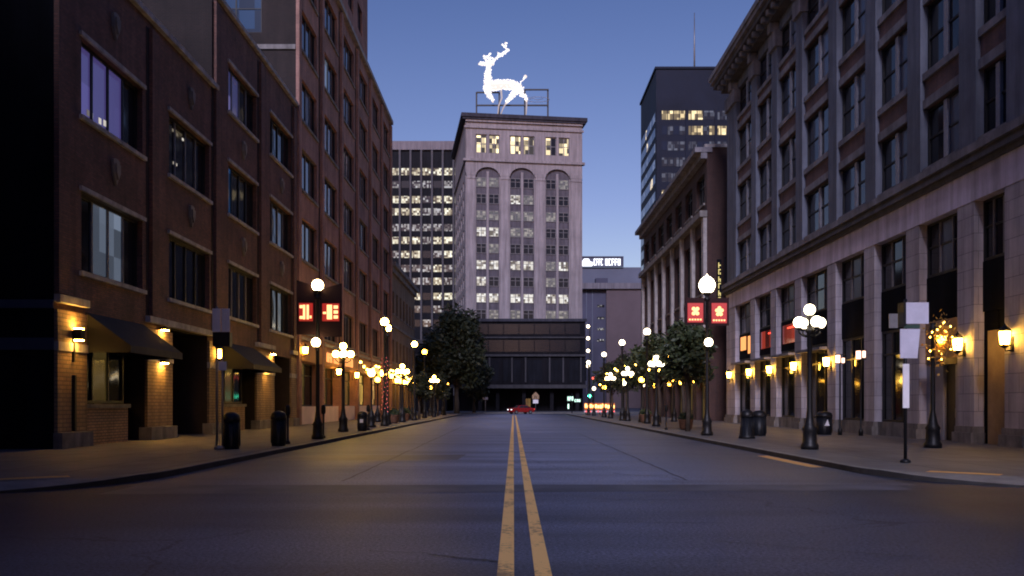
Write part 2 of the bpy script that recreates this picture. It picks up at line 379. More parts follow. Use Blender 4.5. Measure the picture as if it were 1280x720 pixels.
def wall(mb, fc, u0, u1, z0, z1, ops, d=0.0, reveal=.3, m=0, deep=None):
    us = sorted({u0, u1} | {x for o in ops for x in o[:2] if u0 < x < u1})
    zs = sorted({z0, z1} | {x for o in ops for x in o[2:4] if z0 < x < z1})
    for j in range(len(zs)-1):
        a = None
        for i in range(len(us)-1):
            cu, cz = (us[i]+us[i+1])/2, (zs[j]+zs[j+1])/2
            hole = any(o[0] < cu < o[1] and o[2] < cz < o[3] for o in ops)
            if hole:
                if a is not None: mb.quad([fc.P(a,zs[j],d),fc.P(us[i],zs[j],d),fc.P(us[i],zs[j+1],d),fc.P(a,zs[j+1],d)], m); a = None
            elif a is None: a = us[i]
        if a is not None: mb.quad([fc.P(a,zs[j],d),fc.P(u1,zs[j],d),fc.P(u1,zs[j+1],d),fc.P(a,zs[j+1],d)], m)
    for o in ops:
        a, b, c, e = o[:4]; r = o[4] if len(o) > 4 else reveal
        for p, q in (((a,c),(b,c)),((b,c),(b,e)),((b,e),(a,e)),((a,e),(a,c))):
            mb.quad([fc.P(p[0],p[1],d),fc.P(q[0],q[1],d),fc.P(q[0],q[1],d-r),fc.P(p[0],p[1],d-r)], deep if (deep is not None and len(o) > 4) else m)
CACHE = {}
def window(root, fc, u0, u1, z0, z1, inset=.3, nm=3, nt_=0, fr='frame_black', panes='glass_dark', bar=.07, sill=None, lintel=None, so=.12, sh=.18, mul=None, label=None, name='window', trans=.5, rail=None):
    """window part: frame mesh, with pane / sill / lintel sub-parts; meshes are shared by repeats"""
    w, h = round(u1-u0, 3), round(z1-z0, 3)
    z_ = fc.zero()
    cells = nm + 1
    pm = [panes]*cells if isinstance(panes, str) else list(panes)
    def get(tagk, fn, mats):
        key = (fc.k, tagk, w, h, inset, nm, nt_, tuple(mats), bar, so, sh, mul, trans)
        if key not in CACHE:
            mb = MB(); fn(mb); ob = mb.build(tagk, list(mats)); CACHE[key] = ob.data; bpy.data.objects.remove(ob)
        return CACHE[key]
    def frame(mb):
        dd0, dd1 = -inset, -inset+.1
        mb.fb(z_, 0, bar, 0, h, dd0, dd1); mb.fb(z_, w-bar, w, 0, h, dd0, dd1)
        mb.fb(z_, bar, w-bar, 0, bar, dd0, dd1); mb.fb(z_, bar, w-bar, h-bar, h, dd0, dd1)
        mw = mul or bar
        for k in range(1, cells):
            c = w*k/cells; mb.fb(z_, c-mw/2, c+mw/2, bar, h-bar, dd0, dd1 + (.04 if mul else -.01), 1)
        for k in range(nt_):
            zc = h*(trans if nt_ == 1 else (k+1)/(nt_+1))
            for q in range(cells):
                a = w*q/cells + (mw/2 if q else bar); b = w*(q+1)/cells - (mw/2 if q < cells-1 else bar)
                mb.fb(z_, a, b, zc-bar*.4, zc+bar*.4, dd0, dd1-.02)
    base = rel(root, fc.P(u0, z0, 0)) if '_o' in root else fc.P(u0, z0, 0)
    f = link(name, get('window_frame', frame, (fr, rail or fr)), root, base)
    if label: f['label'] = label
    mats = sorted(set(pm)); idx = [mats.index(x) for x in pm]
    def pane(mb):
        for q in range(cells):
            a = bar*.5 if q == 0 else w*q/cells; b = w-bar*.5 if q == cells-1 else w*(q+1)/cells
            dd = -inset+.03
            mb.quad([z_.P(a,.02,dd), z_.P(b,.02,dd), z_.P(b,h-.02,dd), z_.P(a,h-.02,dd)], idx[q])
    key = tuple(pm)
    kk = (fc.k,'pane',w,h,inset,key)
    if kk not in CACHE:
        mb = MB(); pane(mb); ob = mb.build('pane', mats); CACHE[kk] = ob.data; bpy.data.objects.remove(ob)
    link('pane', CACHE[kk], f)
    if sill: link('sill', get('sill', lambda mb: mb.fb(z_, -.15, w+.15, -sh, -.004, -inset+.1, so), (sill,)), f)
    if lintel: link('lintel', get('lintel', lambda mb: mb.fb(z_, -.15, w+.15, h+.004, h+sh, -.05, so*.8), (lintel,)), f)
    return f
def glyphs(mb, fc, u0, u1, z0, z1, n, d0, d1, seed=1, m=0, gap=None, th=.2):
    """a row of letter-like strokes where the photograph's letters cannot be read"""
    r = random.Random(seed); w = (u1-u0)/n; h = z1-z0
    for k in range(n):
        if gap is not None and k in gap: continue
        a = u0+w*k+w*.1; b = u0+w*(k+1)-w*.1; t = (b-a)*th*1.3; tz = h*.17
        st = r.randrange(5)
        mb.fb(fc, a, a+t, z0, z1, d0, d1, m)
        if st in (0, 1, 3): mb.fb(fc, b-t, b, z0, z1, d0, d1, m)
        if st in (0, 2, 4): mb.fb(fc, a+t, b-t if st == 0 else b, z1-tz, z1, d0, d1, m)
        if st in (1, 2): mb.fb(fc, a+t, b-t if st == 1 else b, z0+h*.42, z0+h*.42+tz, d0, d1, m)
        if st in (3, 4): mb.fb(fc, a+t, b-t if st == 3 else b, z0, z0+tz, d0, d1, m)

# ------------------------------------------------------------------ camera, sky, sun
cam_d = bpy.data.cameras.new('camera'); cam = bpy.data.objects.new('camera', cam_d); COL.objects.link(cam)
cam.location = (0, 0, 1.5); cam.rotation_euler = (R(90), 0, 0)
cam_d.sensor_width = 36; cam_d.lens = 36*F/1280; cam_d.shift_y = 145/1280; cam_d.shift_x = -2/1280
cam_d.clip_end = 5000; cam_d.clip_start = .1
scene.camera = cam
SUN_EL, SUN_ROT = 10.0, 187.0        # last glow low behind the camera, to its right
w = bpy.data.worlds.new('World'); scene.world = w; w.use_nodes = True
t = w.node_tree; bg = t.nodes['Background']
sky = t.nodes.new('ShaderNodeTexSky'); sky.sky_type = 'NISHITA'; sky.sun_disc = False
sky.sun_elevation = R(SUN_EL); sky.sun_rotation = R(SUN_ROT); sky.air_density = 1.0; sky.dust_density = .3; sky.ozone_density = 3.5
tint = t.nodes.new('ShaderNodeMix'); tint.data_type = 'RGBA'; tint.blend_type = 'MULTIPLY'; tint.inputs[0].default_value = 1.0
tc = t.nodes.new('ShaderNodeTexCoord'); sx = t.nodes.new('ShaderNodeSeparateXYZ'); t.links.new(tc.outputs['Generated'], sx.inputs[0])
gr = t.nodes.new('ShaderNodeValToRGB'); t.links.new(sx.outputs[2], gr.inputs[0])     # dusk: paler and pinker towards the horizon
cr_ = gr.color_ramp; cr_.elements[0].position = .05; cr_.elements[0].color = (2.85, 1.86, 1.62, 1); cr_.elements[1].position = .95; cr_.elements[1].color = (.75, 1.05, 2.1, 1)
e_ = cr_.elements.new(.22); e_.color = (2.10, 1.38, 1.56, 1); e_ = cr_.elements.new(.42); e_.color = (1.42, 1.06, 1.34, 1)
t.links.new(gr.outputs[0], tint.inputs[7])
t.links.new(sky.outputs[0], tint.inputs[6]); t.links.new(tint.outputs[2], bg.inputs['Color'])
bg.inputs['Strength'].default_value = .084
sd = bpy.data.lights.new('sun', 'SUN'); sd.energy = 2.8; sd.angle = R(12); sd.color = (.82, .78, 1.0)
so_ = bpy.data.objects.new('sun', sd); COL.objects.link(so_)
a = R(SUN_ROT)
SUN_Z = 30
sdir = Vector((math.sin(a)*math.cos(R(SUN_Z)), math.cos(a)*math.cos(R(SUN_Z)), math.sin(R(SUN_Z))))
so_.rotation_euler = sdir.to_track_quat('Z', 'Y').to_euler(); so_.location = (0, -30, 60)
vs = scene.view_settings; vs.view_transform = 'Standard'; vs.look = 'None'; vs.exposure = 0; vs.gamma = 1; vs.use_curve_mapping = False
scene.render.engine = 'CYCLES'
cy = scene.cycles; cy.use_denoising = True; cy.max_bounces = 6; cy.diffuse_bounces = 3; cy.glossy_bounces = 3; cy.transmission_bounces = 2
cy.use_light_tree = True; cy.pixel_filter_type = 'BLACKMAN_HARRIS'; cy.filter_width = 1.9; cy.sample_clamp_indirect = 3.0; cy.sample_clamp_direct = 0; cy.caustics_reflective = False; cy.caustics_refractive = False

# ------------------------------------------------------------------ ground
mb = MB(); mb.quad([(-1500,-400,0),(1500,-400,0),(1500,2600,0),(-1500,2600,0)])
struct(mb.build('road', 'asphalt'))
KL, KR, ZS = -7.1, 7.45, .13
def arc(cx, cy, r, a0, a1, n=10): return [(cx+r*math.cos(R(a0+(a1-a0)*k/n)), cy+r*math.sin(R(a0+(a1-a0)*k/n))) for k in range(n+1)]
def pave(poly_in, poly_out, name='pavement'):
    mb = MB(); mb.prism(poly_in, .0, ZS); struct(mb.build(name, 'pavement'))
    mb = MB(); n = len(poly_in)
    wt = [1.0] + [max(0.0, min(1.0, 1.15-1.5*k/10)) for k in range(11)] + [0.0]*(n-12)     # dropped kerb on the side-street front
    po, zk = [], []
    for (ix, iy), (ox, oy), q in zip(poly_in, poly_out, wt):
        l = math.hypot(ox-ix, oy-iy) or 1; po.append((ox+(ox-ix)/l*.9*q, oy+(oy-iy)/l*.9*q)); zk.append(ZS*(1-q)+.012*q)
    for k in range(n-1):                          # kerb strip follows the street side of the slab
        a, b, c, d = poly_in[k], poly_in[k+1], po[k+1], po[k]; zc, zd = zk[k+1], zk[k]
        if wt[k] > 0:
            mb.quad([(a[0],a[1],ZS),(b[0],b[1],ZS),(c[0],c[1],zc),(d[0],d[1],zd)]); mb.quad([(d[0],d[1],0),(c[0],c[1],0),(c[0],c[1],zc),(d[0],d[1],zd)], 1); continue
        mb.quad([(a[0],a[1],ZS),(b[0],b[1],ZS),(c[0],c[1],ZS),(d[0],d[1],ZS)])
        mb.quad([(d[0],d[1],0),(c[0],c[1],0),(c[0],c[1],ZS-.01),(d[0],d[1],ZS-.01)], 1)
        mb.quad([(d[0],d[1],ZS-.01),(c[0],c[1],ZS-.01),(c[0],c[1],ZS),(d[0],d[1],ZS)])
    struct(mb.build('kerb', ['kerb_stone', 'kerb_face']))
kw = .2
def side_poly(s, x, y0, y1, r, far, g):
    p = [(s*far, y0+g)] + [(s*px, py) for px, py in arc(x+r, y0+r, r-g, 270, 180)] + [(s*px, py) for px, py in arc(x+r, y1-r, r-g, 180, 90)] + [(s*far, y1-g)]
    return p
pave(side_poly(-1, -KL, 15.0, 126, 3.2, 70, kw), side_poly(-1, -KL, 15.0, 126, 3.2, 70, 0))
pave(side_poly(1, KR, 16.2, 126, 3.2, 70, kw), side_poly(1, KR, 16.2, 126, 3.2, 70, 0))
mb = MB(); mb.box(-90, 90, 140, 168, 0, ZS); struct(mb.build('pavement', 'pavement'))
mb = MB(); mb.box(-90, 90, 139.75, 140, 0, ZS+.002); struct(mb.build('kerb', 'kerb_stone'))
for xc in (-.07, .26):                           # the double yellow line
    mb = MB(); mb.quad([(xc-.075,-3,.012),(xc+.075,-3,.012),(xc+.075,118,.012),(xc-.075,118,.012)])
    struct(mb.build('road_marking', 'line_paint'))
mb = MB(); mb.quad([(KL+.01,16.1,.003),(KR-.01,16.2,.003),(KR-.01,127,.003),(KL+.01,127,.003)]); struct(mb.build('street_sheen_sheet', 'asphalt_sheen'))  # paler sheet carries the street's sky reflection in its colour
mb = MB(); mb.quad([(-6.9,14.6,.004),(7.0,15.3,.004),(7.0,16.35,.006),(-6.9,16.2,.006)]); struct(mb.build('road_patch', 'asphalt_mid'))
mb = MB(); mb.quad([(-6.6,23.2,.006),(-1.5,23.6,.006),(-1.4,26.0,.006),(-6.6,25.5,.006)]); struct(mb.build('road_patch', 'asphalt_worn'))
def seam(pts, wd=.03):
    mb = MB()
    for (a, b), (c, d) in zip(pts, pts[1:]):
        dx, dy = c-a, d-b; l = math.hypot(dx, dy); nx, ny = -dy/l*wd, dx/l*wd
        mb.quad([(a-nx,b-ny,.009),(c-nx,d-ny,.009),(c+nx,d+ny,.009),(a+nx,b+ny,.009)])
    struct(mb.build('road_crack', 'asphalt_patch'))
def wob(x0, y0, x1, y1, n, amp, seed):
    r = random.Random(seed)
    return [(x0+(x1-x0)*k/n+r.uniform(-amp,amp), y0+(y1-y0)*k/n+r.uniform(-amp,amp)) for k in range(n+1)]
seam(wob(-.85,8.75,-.16,8.35,9,.025,1), .018); seam(wob(-1.5,8.95,-.9,8.8,7,.03,2), .009)
seam(wob(-2.0,7.1,-1.6,7.9,8,.03,6), .011); seam(wob(1.2,13.9,5.6,13.3,26,.05,9), .014); seam(wob(.9,11.2,2.6,11.0,12,.04,10), .010)
seam(wob(-5.8,12.2,-2.9,12.7,16,.05,11), .013); seam(wob(2.2,9.6,3.9,8.6,14,.05,12), .010); seam(wob(3.4,17.2,3.3,44,40,.03,13), .02)
seam(wob(-6.9,31,7.1,32,30,.04,7), .022); seam(wob(-6.9,52,7.1,51.5,24,.05,8), .03); seam(wob(-3.3,17.0,-3.4,60,50,.03,14), .02)
mb = MB(); mb.quad([(7.02,20.8,.006),(7.34,20.8,.006),(7.34,25.4,.006),(7.02,25.4,.006)]); struct(mb.build('kerb_glow_paint', 'yellow_paint'))  # yellow light along the gutter put into a coloured strip
mb = MB(); mb.quad([(8.3,17.75,ZS+.004),(9.3,16.85,ZS+.004),(9.55,17.15,ZS+.004),(8.55,18.05,ZS+.004)]); struct(mb.build('kerb_glow_paint', 'yellow_paint'))
mb = MB(); mb.quad([(-9.3,15.75,ZS+.004),(-8.3,16.5,ZS+.004),(-8.55,16.85,ZS+.004),(-9.55,16.1,ZS+.004)]); struct(mb.build('kerb_glow_paint', 'yellow_paint'))  # yellowish light on the left kerb corner, laid on as colour

# ------------------------------------------------------------------ left: dark brick corner building
XL = -14.0; fl = Fac('L', XL)
b1 = thing('brick_building', 'dark brick corner building with black awnings, stone sills and carved shields', 'building', (XL-6, 41, 0))
BE = [26.8, 34.05, 41.3, 48.6, 56.5]
ROWA, ROWB, ROWC = (5.8, 8.4), (10.85, 13.4), (15.9, 18.25)
wins = [(28.5, 33.2), (35.75, 40.5), (43.2, 47.9), (50.6, 55.4)]
shop = [(28.7, 33.4, .0, 4.35, 1.6), (35.9, 40.2, .0, 4.6, 2.2), (42.2, 47.6, .0, 4.35, 1.6), (51.2, 55.0, .0, 4.35, 1.6)]
mb = MB()
ops1 = [(u0, u1, z[0], z[1]) for (u0, u1) in wins[:2] for z in (ROWA, ROWB)] + [s for s in shop[:2]]
wall(mb, fl, BE[0], BE[2], 0, 16.2, ops1, 0, .34, 0, 2)  # deep shop openings: recess shade put into near-black reveal brick
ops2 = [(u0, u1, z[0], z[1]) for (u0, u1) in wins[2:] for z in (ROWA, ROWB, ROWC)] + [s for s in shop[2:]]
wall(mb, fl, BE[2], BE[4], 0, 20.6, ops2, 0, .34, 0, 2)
# street-side shell, parapet tops and the step up to the taller half
mb.box(XL-16, XL-.6, BE[0]+.3, BE[2]-.01, 15.2, 15.5, 1); mb.box(XL-16, XL-.6, BE[2]+.3, BE[4]-.01, 19.5, 19.8, 1)
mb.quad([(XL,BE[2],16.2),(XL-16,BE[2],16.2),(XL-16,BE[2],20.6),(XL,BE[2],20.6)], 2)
mb.quad([(XL-.35,BE[0],15.5),(XL-.35,BE[2],15.5),(XL-.35,BE[2],16.2),(XL-.35,BE[0],16.2)])
mb.quad([(XL-.35,BE[2],19.8),(XL-.35,BE[4],19.8),(XL-.35,BE[4],20.6),(XL-.35,BE[2],20.6)])
mb.quad([(XL,BE[4],0),(XL-16,BE[4],0),(XL-16,BE[4],20.6),(XL,BE[4],20.6)])
mb.quad([(XL-16,BE[0],0),(XL-16,BE[4],0),(XL-16,BE[4],20.6),(XL-16,BE[0],20.6)])
mb.build('wall', ['brick_dark', 'roofing', 'brick_black'], b1)
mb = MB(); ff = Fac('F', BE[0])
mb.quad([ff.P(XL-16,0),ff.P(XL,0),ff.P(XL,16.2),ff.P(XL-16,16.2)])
mb.build('side_wall', 'painted_dark', b1)  # edge vignette and shade put into the wall's near-black colour
mb = MB(); mb.fb(ff, XL-16, XL-.003, 4.42, 4.68, 0, .06); mb.build('stone_band', 'band_blue', b1)  # bands dimmed with the wall, shade put into their colour
mb = MB(); mb.fb(ff, XL-16, XL-.003, 3.15, 3.52, 0, .06); mb.build('stone_band', 'band_blue', b1)
mb = MB(); mb.fb(ff, XL-16, XL-.003, 0.1, .62, 0, .12); mb.build('plinth', 'painted_dark', b1)
for a_, c_ in ((BE[0], 1), (BE[1], 0), (BE[2], 0), (BE[3], 0), (BE[4]-.62, 0)):   # brick pilasters between the bays
    z1 = 15.9 if a_ < BE[2]-.1 else 20.3
    mb = MB()
    u0 = a_ if c_ else a_-.3
    mb.fb(fl, u0, u0+.62, 4.9, z1, 0, .16); mb.build('pilaster', 'brick_dark', b1)
    mb = MB(); mb.fb(fl, u0+.62, u0+.86, 4.9, z1, .002, .02); mb.fb(fl, u0-.24, u0, 4.9, z1, .002, .02) if not c_ else None; mb.build('groove_shade', 'brick_black', b1)  # raised dark strips put groove shade into colour; no recess cut
mb = MB(); mb.fb(fl, BE[0]-.1, BE[2], 16.2, 16.42, -.45, .2); mb.build('coping', 'stone_trim', b1)
mb = MB(); mb.fb(fl, BE[2]-.05, BE[4], 20.6, 20.82, -.45, .2); mb.build('coping', 'stone_trim', b1)
mb = MB(); mb.fb(fl, 26.9, 28.2, 17.0, 17.2, -14, -4.6); mb.fb(fl, 27.0, 33, 15.5, 17.0, -13, -5); mb.build('roof_house', 'brick_black', b1)
for (a_, b_) in ((26.8, 28.7), (33.4, 35.9), (40.2, 42.2), (47.6, 51.2), (55.0, 56.4)):   # ground floor piers in tan brick with stone bands
    mb = MB(); mb.fb(fl, a_+.02, b_-.02, .62, 3.14, .0, .10); mb.fb(fl, a_+.02, b_-.02, 3.42, 4.4, .0, .10)
    p = mb.build('pier', 'brick_tan', b1)
    mb = MB(); mb.fb(fl, a_, b_, 3.145, 3.415, 0, .14); mb.build('stone_band', 'stone_trim', p, off=b1['_o'])
    mb = MB(); mb.fb(fl, a_-.04, b_+.04, .13, .615, -.2, .28); mb.build('plinth', 'stone_plinth', p, off=b1['_o'])
for (a_, b_) in ((26.8, 28.68), (33.45, 41.9), (47.65, 51.1), (55.02, 56.4)):
    mb = MB(); mb.fb(fl, a_, b_, 4.62, 4.86, 0, .2); mb.build('lintel', 'stone_trim', b1)
for i, (u0, u1) in enumerate(wins):
    for j, z in enumerate((ROWA, ROWB, ROWC)):
        if i < 2 and j == 2: continue
        pn = ['glass_dark']*4
        if (i, j) == (0, 1): pn = ['room_purple', 'room_purple', 'room_purple', 'glass_dark']
        if (i, j) == (0, 0): pn = ['glass_dark', 'room_pale', 'room_pale', 'glass_dark']
        if (i, j) == (2, 2): pn = ['room_blue', 'room_blue', 'glass_dark', 'glass_dark']
        if (i, j) == (2, 1): pn = ['room_teal', 'glass_dark', 'glass_dark', 'glass_dark']
        window(b1, fl, u0, u1, z[0], z[1], .3, 3, 0, 'frame_black', pn, .11, 'stone_trim', 'stone_trim', rail='frame_black' if (i+j) % 2 else 'frame_grey', sh=.15)
        if (i, j) in ((0, 1), (1, 1)):          # lamps seen inside the rooms
            for q, (du, dz_) in enumerate(((.9, .3), (1.15, .3), (1.75, .3), (2.1, .34)) if i == 0 else ((.35, 2.15), (1.0, 2.05), (1.45, 2.0), (1.1, .7), (1.35, .72), (2.1, 2.0))):
                mb = MB(); mb.fb(fl, u0+du, u0+du+.16, z[0]+dz_, z[0]+dz_+(.2 if i == 0 else .11), -.262, -.245); mb.build('room_lamp', 'tower_lit', b1)
    for zc in ((9.65, 14.75) if i < 2 else (9.65, 14.65)):      # carved shields on the spandrels
        mb = MB(); c = (u0+u1)/2
        mb.plate(fl, [(c-.24,zc+.38),(c-.08,zc+.44),(c+.08,zc+.44),(c+.24,zc+.38),(c+.22,zc-.1),(c,zc-.5),(c-.22,zc-.1)], 0, .10)
        mb.plate(fl, [(c-.16,zc+.25),(c+.16,zc+.25),(c+.15,zc-.05),(c,zc-.3),(c-.15,zc-.05)], .10, .17)
        mb.build('shield', 'stone_plinth', b1)
# recessed shop fronts
for i, s in enumerate(shop):
    a_, b_, _, zt, dp = s
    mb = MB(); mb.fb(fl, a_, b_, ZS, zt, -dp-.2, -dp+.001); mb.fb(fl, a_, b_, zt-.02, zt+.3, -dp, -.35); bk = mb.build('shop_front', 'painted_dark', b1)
    if i in (0, 2):
        m2 = a_ + (b_-a_)*.76
        mb = MB(); mb.fb(fl, a_+.05, m2, ZS, 1.36, -dp+.01, -.14); mb.build('stall_wall', 'brick_low', b1)
        mb = MB(); mb.fb(fl, a_+.02, m2+.06, 1.36, 1.5, -dp+.01, -.06); mb.build('stall_cap', 'stone_plinth', b1)
        window(b1, fl, a_+.03, m2, 1.52, zt-.5, .4, 2, 0, 'frame_black', ['glass_dark', 'room_olive', 'glass_dark'], .1)
        mb = MB(); mb.fb(fl, m2+.3, b_-.3, ZS, 2.5, -dp+.005, -dp+.07)
    else:
        window(b1, fl, a_+.2, a_+1.9, 1.0, zt-.6, dp-.12, 1, 0, 'frame_black', 'glass_dark', .1)
        mb = MB(); mb.fb(fl, a_+2.2, b_-.3, ZS, 2.7, -dp+.005, -dp+.07)
    d = mb.build('door', 'wood_door', b1)
    hb = MB(); hb.fb(fl, b_-.5, b_-.45, 1.0, 1.3, -dp+.07, -dp+.12); hb.build('door_handle', 'steel', d, off=b1['_o'])
for k, (a_, b_) in enumerate(((28.72, 33.2), (42.3, 47.4))):   # black canvas awnings
    mb = MB(); p = 1.5; zt, zf, zv = 4.5, 3.42, 3.18
    P = fl.P
    mb.quad([P(a_,zt,.02),P(b_,zt,.02),P(b_,zf,p),P(a_,zf,p)])
    mb.quad([P(a_,zt-.05,.02),P(a_,zf-.05,p-.02),P(b_,zf-.05,p-.02),P(b_,zt-.05,.02)])
    for u in (a_, b_): mb.quad([P(u,zt,.02),P(u,zf,p),P(u,zv,p),P(u,zv,.02)])
    aw = mb.build('awning', 'canvas_black', b1)
    mb = MB(); mb.fb(fl, a_, b_, zv, zf, p-.015, p+.01); mb.build('valance', 'canvas_hem', aw, off=b1['_o'])
    mb = MB()
    for u in (a_+.05, (a_+b_)/2, b_-.05): mb.tube([P(u,zv+.05,.05),P(u,zv+.05,p-.03)], .02, 5)
    mb.build('awning_frame', 'iron_black', aw, off=b1['_o'])
# lamps on the piers
def updown(root, fc, u, z):
    mb = MB(); mb.fb(fc, u-.13, u+.13, z-.2, z+.14, .16, .42); mb.fb(fc, u-.05, u+.05, z-.9, z-.2, .1, .16); mb.fb(fc, u-.06, u+.06, z-.06, z+.06, .1, .17)
    p = mb.build('wall_lamp', 'iron_black', root)
    mb = MB(); mb.fb(fc, u-.1, u+.1, z+.143, z+.16, .18, .40); mb.fb(fc, u-.1, u+.1, z-.22, z-.203, .18, .40)
    mb.build('lamp_glass', 'downlight_glow', p, off=root['_o'])
updown(b1, fl, 27.75, 3.72)
mb = MB(); mb.fb(fl, 27.7, 27.8, .65, 2.4, .10, .2); mb.build('drainpipe', 'iron_black', b1)
def downlight(root, fc, u, z):
    mb = MB(); mb.fb(fc, u-.2, u+.2, z, z+.12, .11, .36); p = mb.build('wall_lamp', 'iron_black', root)
    mb = MB(); mb.fb(fc, u-.17, u+.17, z-.02, z-.003, .15, .33); mb.build('lamp_glass', 'downlight_glow', p, off=root['_o'])
downlight(b1, fl, 34.7, 3.12); downlight(b1, fl, 34.75, 4.42); downlight(b1, fl, 49.3, 3.45); downlight(b1, fl, 50.4, 4.35)
def lantern(root, fc, u, z, glow='sconce_glow', dd=.12, s=1.0):
    mb = MB()
    mb.fb(fc, u-.07, u+.07, z-.45, z+.05, .0, .05); mb.tube([fc.P(u,z-.4,.04), fc.P(u,z-.42,dd+.12), fc.P(u,z-.3,dd+.14)], .022, 6)
    c = fc.P(u, z, dd+.14)
    mb.lathe([(.03,-.34),(.09,-.30),(.15*s,-.22)], c, 8); mb.lathe([(.17*s,.22),(.12*s,.3),(.03,.4),(.02,.46)], c, 8)
    for k in range(4):
        q = math.pi/4 + k*math.pi/2; r0, r1 = .13*s, .165*s
        mb.tube([c+Vector((r0*math.cos(q),r0*math.sin(q),-.22)), c+Vector((r1*math.cos(q),r1*math.sin(q),.22))], .012, 4)
    p = mb.build('wall_lamp', 'iron_black', root)
    mb = MB(); mb.lathe([(.10*s,-.21),(.115*s,-.1),(.13*s,.1),(.135*s,.2)], c, 10); mb.build('lamp_glass', glow, p, off=root['_o'])
lantern(b1, fl, 41.1, 3.85)

# ------------------------------------------------------------------ left: tall brick block
b2 = thing('brick_building', 'tall red brick block with stepped tower and a lit shop front below', 'building', (XL-8, 78, 0))
YE = [56.6 + 7.24*k for k in range(7)]
rows2 = [6.3, 11.1, 15.7, 20.3, 24.9, 29.3]; H2 = 2.75
mb = MB(); ops = []
for k in range(6):
    ops.append((YE[k]+.5, YE[k+1]-.5, ZS, 4.3, .8))
    for z in rows2: ops.append((YE[k]+1.0, YE[k+1]-1.2, z, z+H2))
wall(mb, fl, YE[0], YE[6], 0, 33.2, ops, 0, .34)
mb.quad([(XL,YE[0],20.3),(XL-22,YE[0],20.3),(XL-22,YE[0],33.2),(XL,YE[0],33.2)]) if False else None
f2 = Fac('F', YE[0])
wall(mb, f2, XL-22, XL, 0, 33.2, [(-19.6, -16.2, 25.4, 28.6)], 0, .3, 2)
mb.box(XL-22, XL-.5, YE[0]+.4, YE[6], 32.0, 32.3, 1)
mb.quad([(XL,YE[6],0),(XL-22,YE[6],0),(XL-22,YE[6],33.2),(XL,YE[6],33.2)])
mb.build('wall', ['brick_red', 'roofing', 'brick_black'], b2)
window(b2, f2, -19.6, -16.2, 25.4, 28.6, .26, 1, 1, 'frame_black', 'room_teal', .09)
mb = MB(); mb.fb(f2, XL-22, XL-.01, 24.3, 24.6, 0, .12); mb.build('stone_band', 'stone_plinth', b2)
for k in range(7):
    u = YE[k] + (-.0 if k == 0 else (-.7 if k == 6 else -.35))
    mb = MB(); mb.fb(fl, u, u+.7, 0.13, 33.0, 0, .22); mb.build('pilaster', 'brick_red', b2)
    mb = MB(); (mb.fb(fl, u+.7, u+.98, 6.0, 33.0, .002, .02) if k < 6 else None); (mb.fb(fl, u-.28, u, 6.0, 33.0, .002, .02) if k > 0 else None); mb.build('groove_shade', 'brick_black', b2)  # dark strips draw the shaded grooves beside each pilaster
mb = MB(); mb.fb(fl, YE[0]-.1, YE[6], 33.2, 33.6, -.4, .34); mb.build('coping', 'stone_trim', b2)
mb = MB()
for k in range(6): mb.fb(fl, YE[k]+(.7 if k==0 else .35), YE[k+1]-(.7 if k==5 else .35), 5.75, 5.95, 0, .16)
mb.build('string_course', 'stone_trim', b2)
for k in range(6):
    for j, z in enumerate(rows2):
        pn = 'glass_dark'
        if (k, j) in ((1, 4),): pn = ['glass_curtain', 'room_pale', 'glass_dark', 'glass_dark']
        if (k, j) in ((0, 3), (3, 2), (2, 4)): pn = ['glass_curtain', 'glass_dark', 'glass_curtain', 'glass_dark']
        window(b2, fl, YE[k]+1.0, YE[k+1]-1.2, z, z+H2, .3, 3, 0, 'frame_black', pn, .09, 'stone_plinth', None, rail='frame_grey')
    # shop front bay: bulkhead, glazing, lit sign band
    a_, b_ = YE[k]+.5, YE[k+1]-.5
    if True:
        mb = MB(); mb.fb(fl, a_, b_, ZS, 1.33, -.75, -.05); mb.build('bulkhead', 'bulkhead_pink', b2)
    pn = [['glass_dark', 'room_olive', 'glass_dark'], ['glass_dark', 'room_olive', 'glass_dark'], ['room_olive', 'room_warm', 'room_olive'], ['room_warm', 'room_amber', 'room_amber'], ['room_amber', 'room_warm', 'room_warm'], ['room_warm', 'room_olive', 'room_warm']][k]
    window(b2, fl, a_, b_, 1.34, 4.3, .62, 2, 1, 'frame_black', pn, .1, trans=.72, name='shop_window')
    mb = MB(); mb.fb(fl, YE[k]+(.71 if k==0 else .36), YE[k+1]-(.71 if k==5 else .36), 4.35, 5.55, .002, .18)
    fsc = mb.build('fascia', 'fascia_orange', b2)
    if k in (1, 2, 4):
        mb = MB(); glyphs(mb, fl, YE[k]+1.1, YE[k]+(5.6 if k == 1 else 4.4), 4.62, 5.3, 7 if k == 1 else 5, .18, .24, 3+k, gap=(3,) if k == 1 else None, th=.26)
        mb.build('lit_lettering', 'glyph_orange', fsc, off=b2['_o'])
for (u, z) in ((57.3, 5.0), (68.3, 4.0), (76.2, 4.0), (83.4, 4.6), (90.6, 4.6), (97.8, 4.6)):
    lantern(b2, fl, u, z, 'sconce_glow', .3, 1.4)
# set-back tower
ft = Fac('L', XL-1.6)
mb = MB(); ops = [(Y0, Y0+2.6, z, z+2.6) for Y0 in (68, 73, 78, 83, 88) for z in (34.6, 39.2, 43.8, 48.4, 53)]
wall(mb, ft, 66, 94, 32.3, 60, ops, 0, .3)
mb.quad([(XL-1.6,66,32.3),(XL-22,66,32.3),(XL-22,66,60),(XL-1.6,66,60)]); mb.quad([(XL-1.6,94,32.3),(XL-22,94,32.3),(XL-22,94,60),(XL-1.6,94,60)])
mb.quad([(XL-1.6,66,60),(XL-22,66,60),(XL-22,94,60),(XL-1.6,94,60)])
mb.build('tower_wall', 'brick_red', b2)
for o in ops: window(b2, ft, *o, .26, 1, 0, 'frame_black', 'glass_blue', .1)

